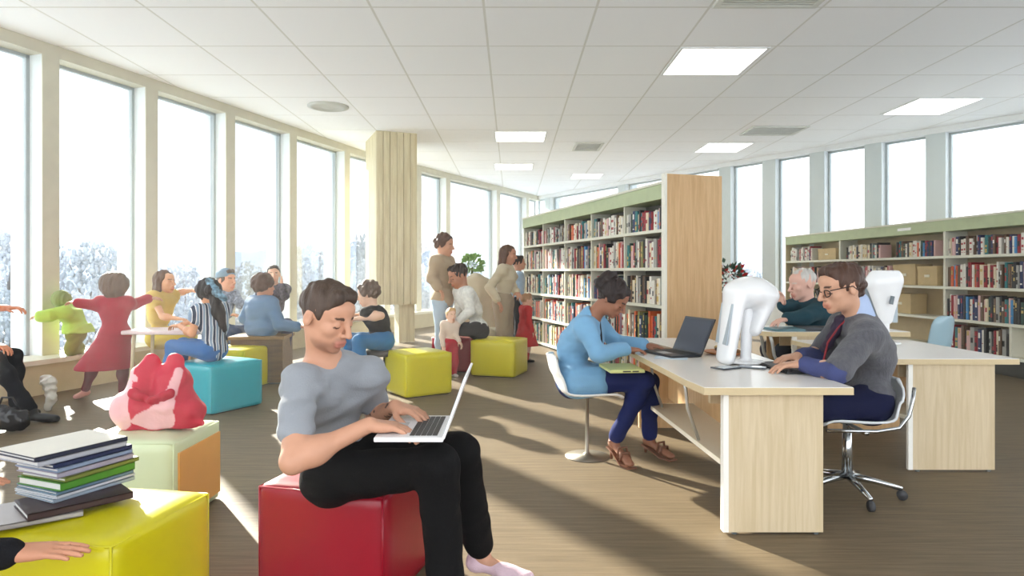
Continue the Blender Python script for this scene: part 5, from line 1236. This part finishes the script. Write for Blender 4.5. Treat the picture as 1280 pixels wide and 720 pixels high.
# ================================================================ pile of books and notebooks on the yellow cube
def vol(label, c, z, L_, W_, t, rz, cov, hard=True, name='book', pages=(236, 236, 232)):
    """lying volume, spine along local y at +x"""
    r = MB().box((-W_/2, -L_/2, 0), (W_/2, L_/2, .0035)).box((-W_/2, -L_/2, t-.0035), (W_/2, L_/2, t)).box((W_/2-.004, -L_/2, 0), (W_/2, L_/2, t)).build(name, mat('cov_%d_%d_%d' % cov, cov, .4, var=.08))
    MB().box((-W_/2+.004, -L_/2+.004, .0035), (W_/2-.004, L_/2-.004, t-.0035)).build('pages', mat('pages_%d_%d_%d' % pages, pages, .85, var=.12, vscale=3, stretch=(1, 1, 120)), r)
    r.location = (c[0], c[1], z); r.rotation_euler.z = rz; tag(r, label, 'book', 'books piled on the yellow cube'); return r
c0 = (-1.545, 2.33); ar = R_(-23); z = .449
lo_ = [('open grey notebook at the very bottom, sticking out towards the viewer', (-1.60, 2.165), .30, .24, .016, -.95, (176, 170, 168)),
       ('dark maroon folder lying skewed near the bottom of the pile', (-1.49, 2.235), .30, .20, .022, -.75, (58, 36, 38)),
       ('pale blue-grey notebook resting on the maroon folder', c0, .28, .22, .012, -.45, (158, 172, 186)),
       ('white ring notebook low in the pile on the yellow cube', c0, .28, .22, .010, -.40, (214, 218, 224)),
       ('slate blue thin book below the green one', c0, .27, .22, .012, -.42, (104, 132, 152)),
       ('bright green book in the middle of the pile', (c0[0]+.005, c0[1]), .27, .22, .027, -.38, (74, 138, 46)),
       ('thin olive green book on top of the bright green book', (c0[0]+.012, c0[1]+.01), .275, .22, .014, -.36, (120, 132, 60)),
       ('lilac grey book above the olive one', c0, .27, .22, .018, -.41, (164, 158, 176)),
       ('light steel blue book beneath the navy binder', (c0[0]-.004, c0[1]), .27, .22, .014, -.38, (140, 158, 188)),
       ('lower navy binder near the top of the pile', (c0[0]-.01, c0[1]), .28, .22, .014, -.40, (38, 50, 86)),
       ('white-edged notebook between the two navy binders', (c0[0]-.03, c0[1]-.02), .30, .23, .018, -.44, (176, 180, 192)),
       ('topmost navy-edged binder with a plain white cover', (c0[0]-.035, c0[1]-.02), .31, .24, .014, -.46, (48, 54, 74))]
for lb, c, L_, W_, t, rz, cov in lo_:
    v = vol(lb, c, z, L_, W_, t, rz, cov); z += t+.0008
MB().box((-.118, -.153, .014), (.115, .153, .0155)).build('cover_sheet', mat('cover_white', (232, 236, 242), .35), v)
# ---- red and pink bag on the pale cube
q = G(196, 532, .45); bag = empty('cloth_bag', (-1.82, 3.40, .447)); tag(bag, 'crumpled red and pink patterned cloth bag on the pale green cube', 'bag')
f = Field(); RD, PK = (196, 40, 66), (232, 180, 184)
f.cone((-.14, 0, .08), (.12, -.01, .08), .10, .10, .05, RD); f.cone((-.11, 0, .12), (-.085, 0, .26), .10, .075, .05, RD); f.cone((.08, 0, .12), (.065, 0, .25), .11, .08, .05, RD)
f.cone((-.075, 0, .26), (-.05, .0, .345), .075, .040, .03, RD, ((0, 1, 0), .6)); f.cone((.055, .0, .27), (.078, .0, .335), .062, .042, .03, RD, ((0, 1, 0), .6)); f.cone((.12, -.03, .045), (.23, -.04, .025), .05, .018, .04, RD)
f.cone((.015, -.14, .34), (.02, .14, .36), .020, .020, .02, None, sub=True); f.cone((.015, -.16, .26), (.02, -.05, .36), .014, .014, .02, None, sub=True)
f.cone((-.17, -.10, .06), (-.17, -.06, .30), .07, .06, 0, PK, geo=False); f.cone((-.15, -.08, .29), (-.04, -.10, .24), .035, .02, 0, PK, geo=False); f.cone((.07, -.15, .04), (.11, -.12, .22), .05, .035, 0, PK, geo=False); f.cone((-.08, -.14, .02), (.05, -.14, .06), .06, .085, 0, PK, geo=False); f.cone((.09, -.11, .14), (.12, -.05, .30), .03, .02, 0, PK, geo=False)
f.cut((0, 0, -1), -.001)
sdf_obj(f, .006, 'sack', mat('bag_cloth', RD, .6, attr=True, bump=.3, bscale=50, var=.1), bag, wr=.011, wf=28, seed=4)
f = Field(); f.ell((.02, -.125, .16), (.03, .025, .022), None, .01); f.cone((.02, -.125, .16), (-.07, -.12, .20), .02, .03, .01, None, ((0, 1, 0), .6)); f.cone((.02, -.125, .16), (.10, -.11, .19), .02, .03, .01, None, ((0, 1, 0), .6)); sdf_obj(f, .006, 'tied_knot', mat('knot_red', (176, 30, 56), .6, bump=.3, bscale=50), bag, wr=.006, wf=50)
# ---- black bag and crumpled clear bag near the windows
q = G(4, 545, 0); bb = empty('shoulder_bag', (q.x-.02, q.y+.12, 0)); tag(bb, 'glossy black leather bag on the floor at the edge beside the black shoes', 'bag')
f = Field(); f.cone((-.10, 0, .11), (.05, 0, .10), .10, .085, .05, None, ((0, 1, 0), .7)); f.cut((0, 0, -1), -.002); sdf_obj(f, .008, 'pouch', mat('black_leather', (28, 26, 28), .25, bump=.3, bscale=20), bb, wr=.01, wf=35)
MB().tube([(-.12, 0, .18), (-.08, .0, .27), (.0, 0, .27), (.05, 0, .17)], .009, 8).build('handle', mat('black_leather', (28, 26, 28), .25), bb, True)
q = G(60, 513, 0); pb = empty('plastic_bag', (q.x, q.y, 0)); tag(pb, 'crumpled whitish plastic bag standing on the floor by the window bench', 'bag')
f = Field(); f.cone((0, 0, .02), (.03, 0, .12), .025, .035, .03); f.cone((.03, 0, .12), (.01, 0, .24), .035, .055, .04); f.ell((-.01, 0, .27), (.06, .04, .045), None, .03); f.cut((0, 0, -1), -.001)
sdf_obj(f, .007, 'sheet', mat('plastic_white', (216, 212, 200), .2, spec=.7, bump=.4, bscale=24), pb, wr=.012, wf=45)
# ================================================================ plants and the cream lounge chair
def leafy(mb, c, r_, n, size, rnd):
    for i in range(n):
        a = rnd.uniform(0, 2*PI); u = rnd.uniform(-.7, 1); s_ = math.sqrt(1-u*u); rr = r_*rnd.uniform(.5, 1)
        p = Vector((c[0]+rr*s_*math.cos(a), c[1]+rr*s_*math.sin(a), c[2]+rr*u)); d = (p-Vector(c)).normalized(); t = d.orthogonal().normalized(); t = (t*math.cos(a*3)+d.cross(t)*math.sin(a*3)); z_ = size*rnd.uniform(.6, 1.1)
        m_ = p+d*z_*.5; mb.quad([p, m_+t*z_*.32-d.cross(t)*.01, p+d*z_, m_-t*z_*.32-d.cross(t)*.01])
rnd = random.Random(5)
q = pz(590, 0, 10.0); pl = empty('potted_plant', (q[0], q[1], 0)); tag(pl, 'round leafy green plant on a tall white planter near the windows', 'plant')
MB().lathe([(.13, 0), (.15, .02), (.17, 1.10), (.175, 1.14), (.15, 1.14), (.15, 1.08)], 24).build('planter', mat('planter_white', (236, 236, 232), .5), pl, True)
m = MB(); leafy(m, (0, 0, 1.36), .15, 200, .085, rnd); m.build('foliage', mat('leaf_green', (150, 190, 110), .6, var=.3), pl)
MB().tube([(0, 0, 1.08), (0, 0, 1.32)], .02, 8).build('stem', mat('stem_green', (110, 120, 70), .7), pl, True)
q = pz(912, 0, 8.4); pl = empty('potted_plant', (q[0], q[1], 0)); tag(pl, 'red-flowered plant on a dark stand peeping out behind the oak end panel', 'plant')
MB().lathe([(.16, 0), (.16, .02), (.05, .04), (.05, .70), (.14, .74), (.14, .76)], 20).build('stand', mat('stand_dark', (58, 44, 48), .5), pl, True)
MB().lathe([(.09, .761), (.12, .92), (.13, .98), (.11, .98), (.10, .93)], 20).build('pot', mat('pot_dark', (70, 48, 50), .5), pl, True)
m = MB(); leafy(m, (0, 0, 1.18), .20, 120, .10, rnd); m.build('foliage', mat('leaf_dark', (70, 104, 84), .6, var=.3), pl)
m = MB(); leafy(m, (0, -.04, 1.17), .20, 60, .10, rnd); m.build('blossom', mat('petal_red', (206, 44, 40), .5), pl)
q = pz(603, 0, 8.95); lc = empty('lounge_chair', (q[0], q[1], 0), R_(-70)); tag(lc, 'cream high-backed lounge chair behind the reader in the white shirt', 'armchair'); MC = M_cloth((214, 204, 180))
f = Field(); f.cone((-.24, -.20, .50), (-.30, -.15, 1.10), .07, .06, .05); f.cone((-.24, .20, .50), (-.30, .15, 1.10), .07, .06, .05); f.cone((-.24, 0, .45), (-.30, 0, 1.14), .10, .10, .12); sdf_obj(f, .012, 'backrest', MC, lc)
f = Field(); f.cone((-.18, -.18, .40), (.24, -.18, .42), .08, .08, .06); f.cone((-.18, .18, .40), (.24, .18, .42), .08, .08, .06); f.cone((-.18, 0, .41), (.24, 0, .42), .09, .09, .08); sdf_obj(f, .012, 'seat', MC, lc)
for a, b_ in ((1, 1), (1, -1), (-1, 1), (-1, -1)): MB().tube([(a*.18, b_*.2, .34), (a*.24, b_*.24, 0)], .018, 8).build('leg', M_ply, lc, True)
# ---------------------------------------------------------------- the thin bright haze hanging in the sunlit room
hz = MB().prism(off_out([(p.x, p.y) for p in LW] + [(p.x, p.y) for p in RW[1:]] + [(12.6, -1.5), (-7.9, -1.5)], -.6)[::-1], .01, CEIL-.02).build('haze', bpy.data.materials.new('room_haze'))
structure(hz)
m = hz.data.materials[0]; m.use_nodes = True; nt = m.node_tree; nt.nodes.clear()
o = N(nt, 'ShaderNodeOutputMaterial'); v = N(nt, 'ShaderNodeVolumeScatter'); v.inputs['Color'].default_value = (1, .98, .94, 1); v.inputs['Density'].default_value = .0062; v.inputs['Anisotropy'].default_value = .45
nt.links.new(v.outputs[0], o.inputs['Volume'])
bpy.context.view_layer.update()
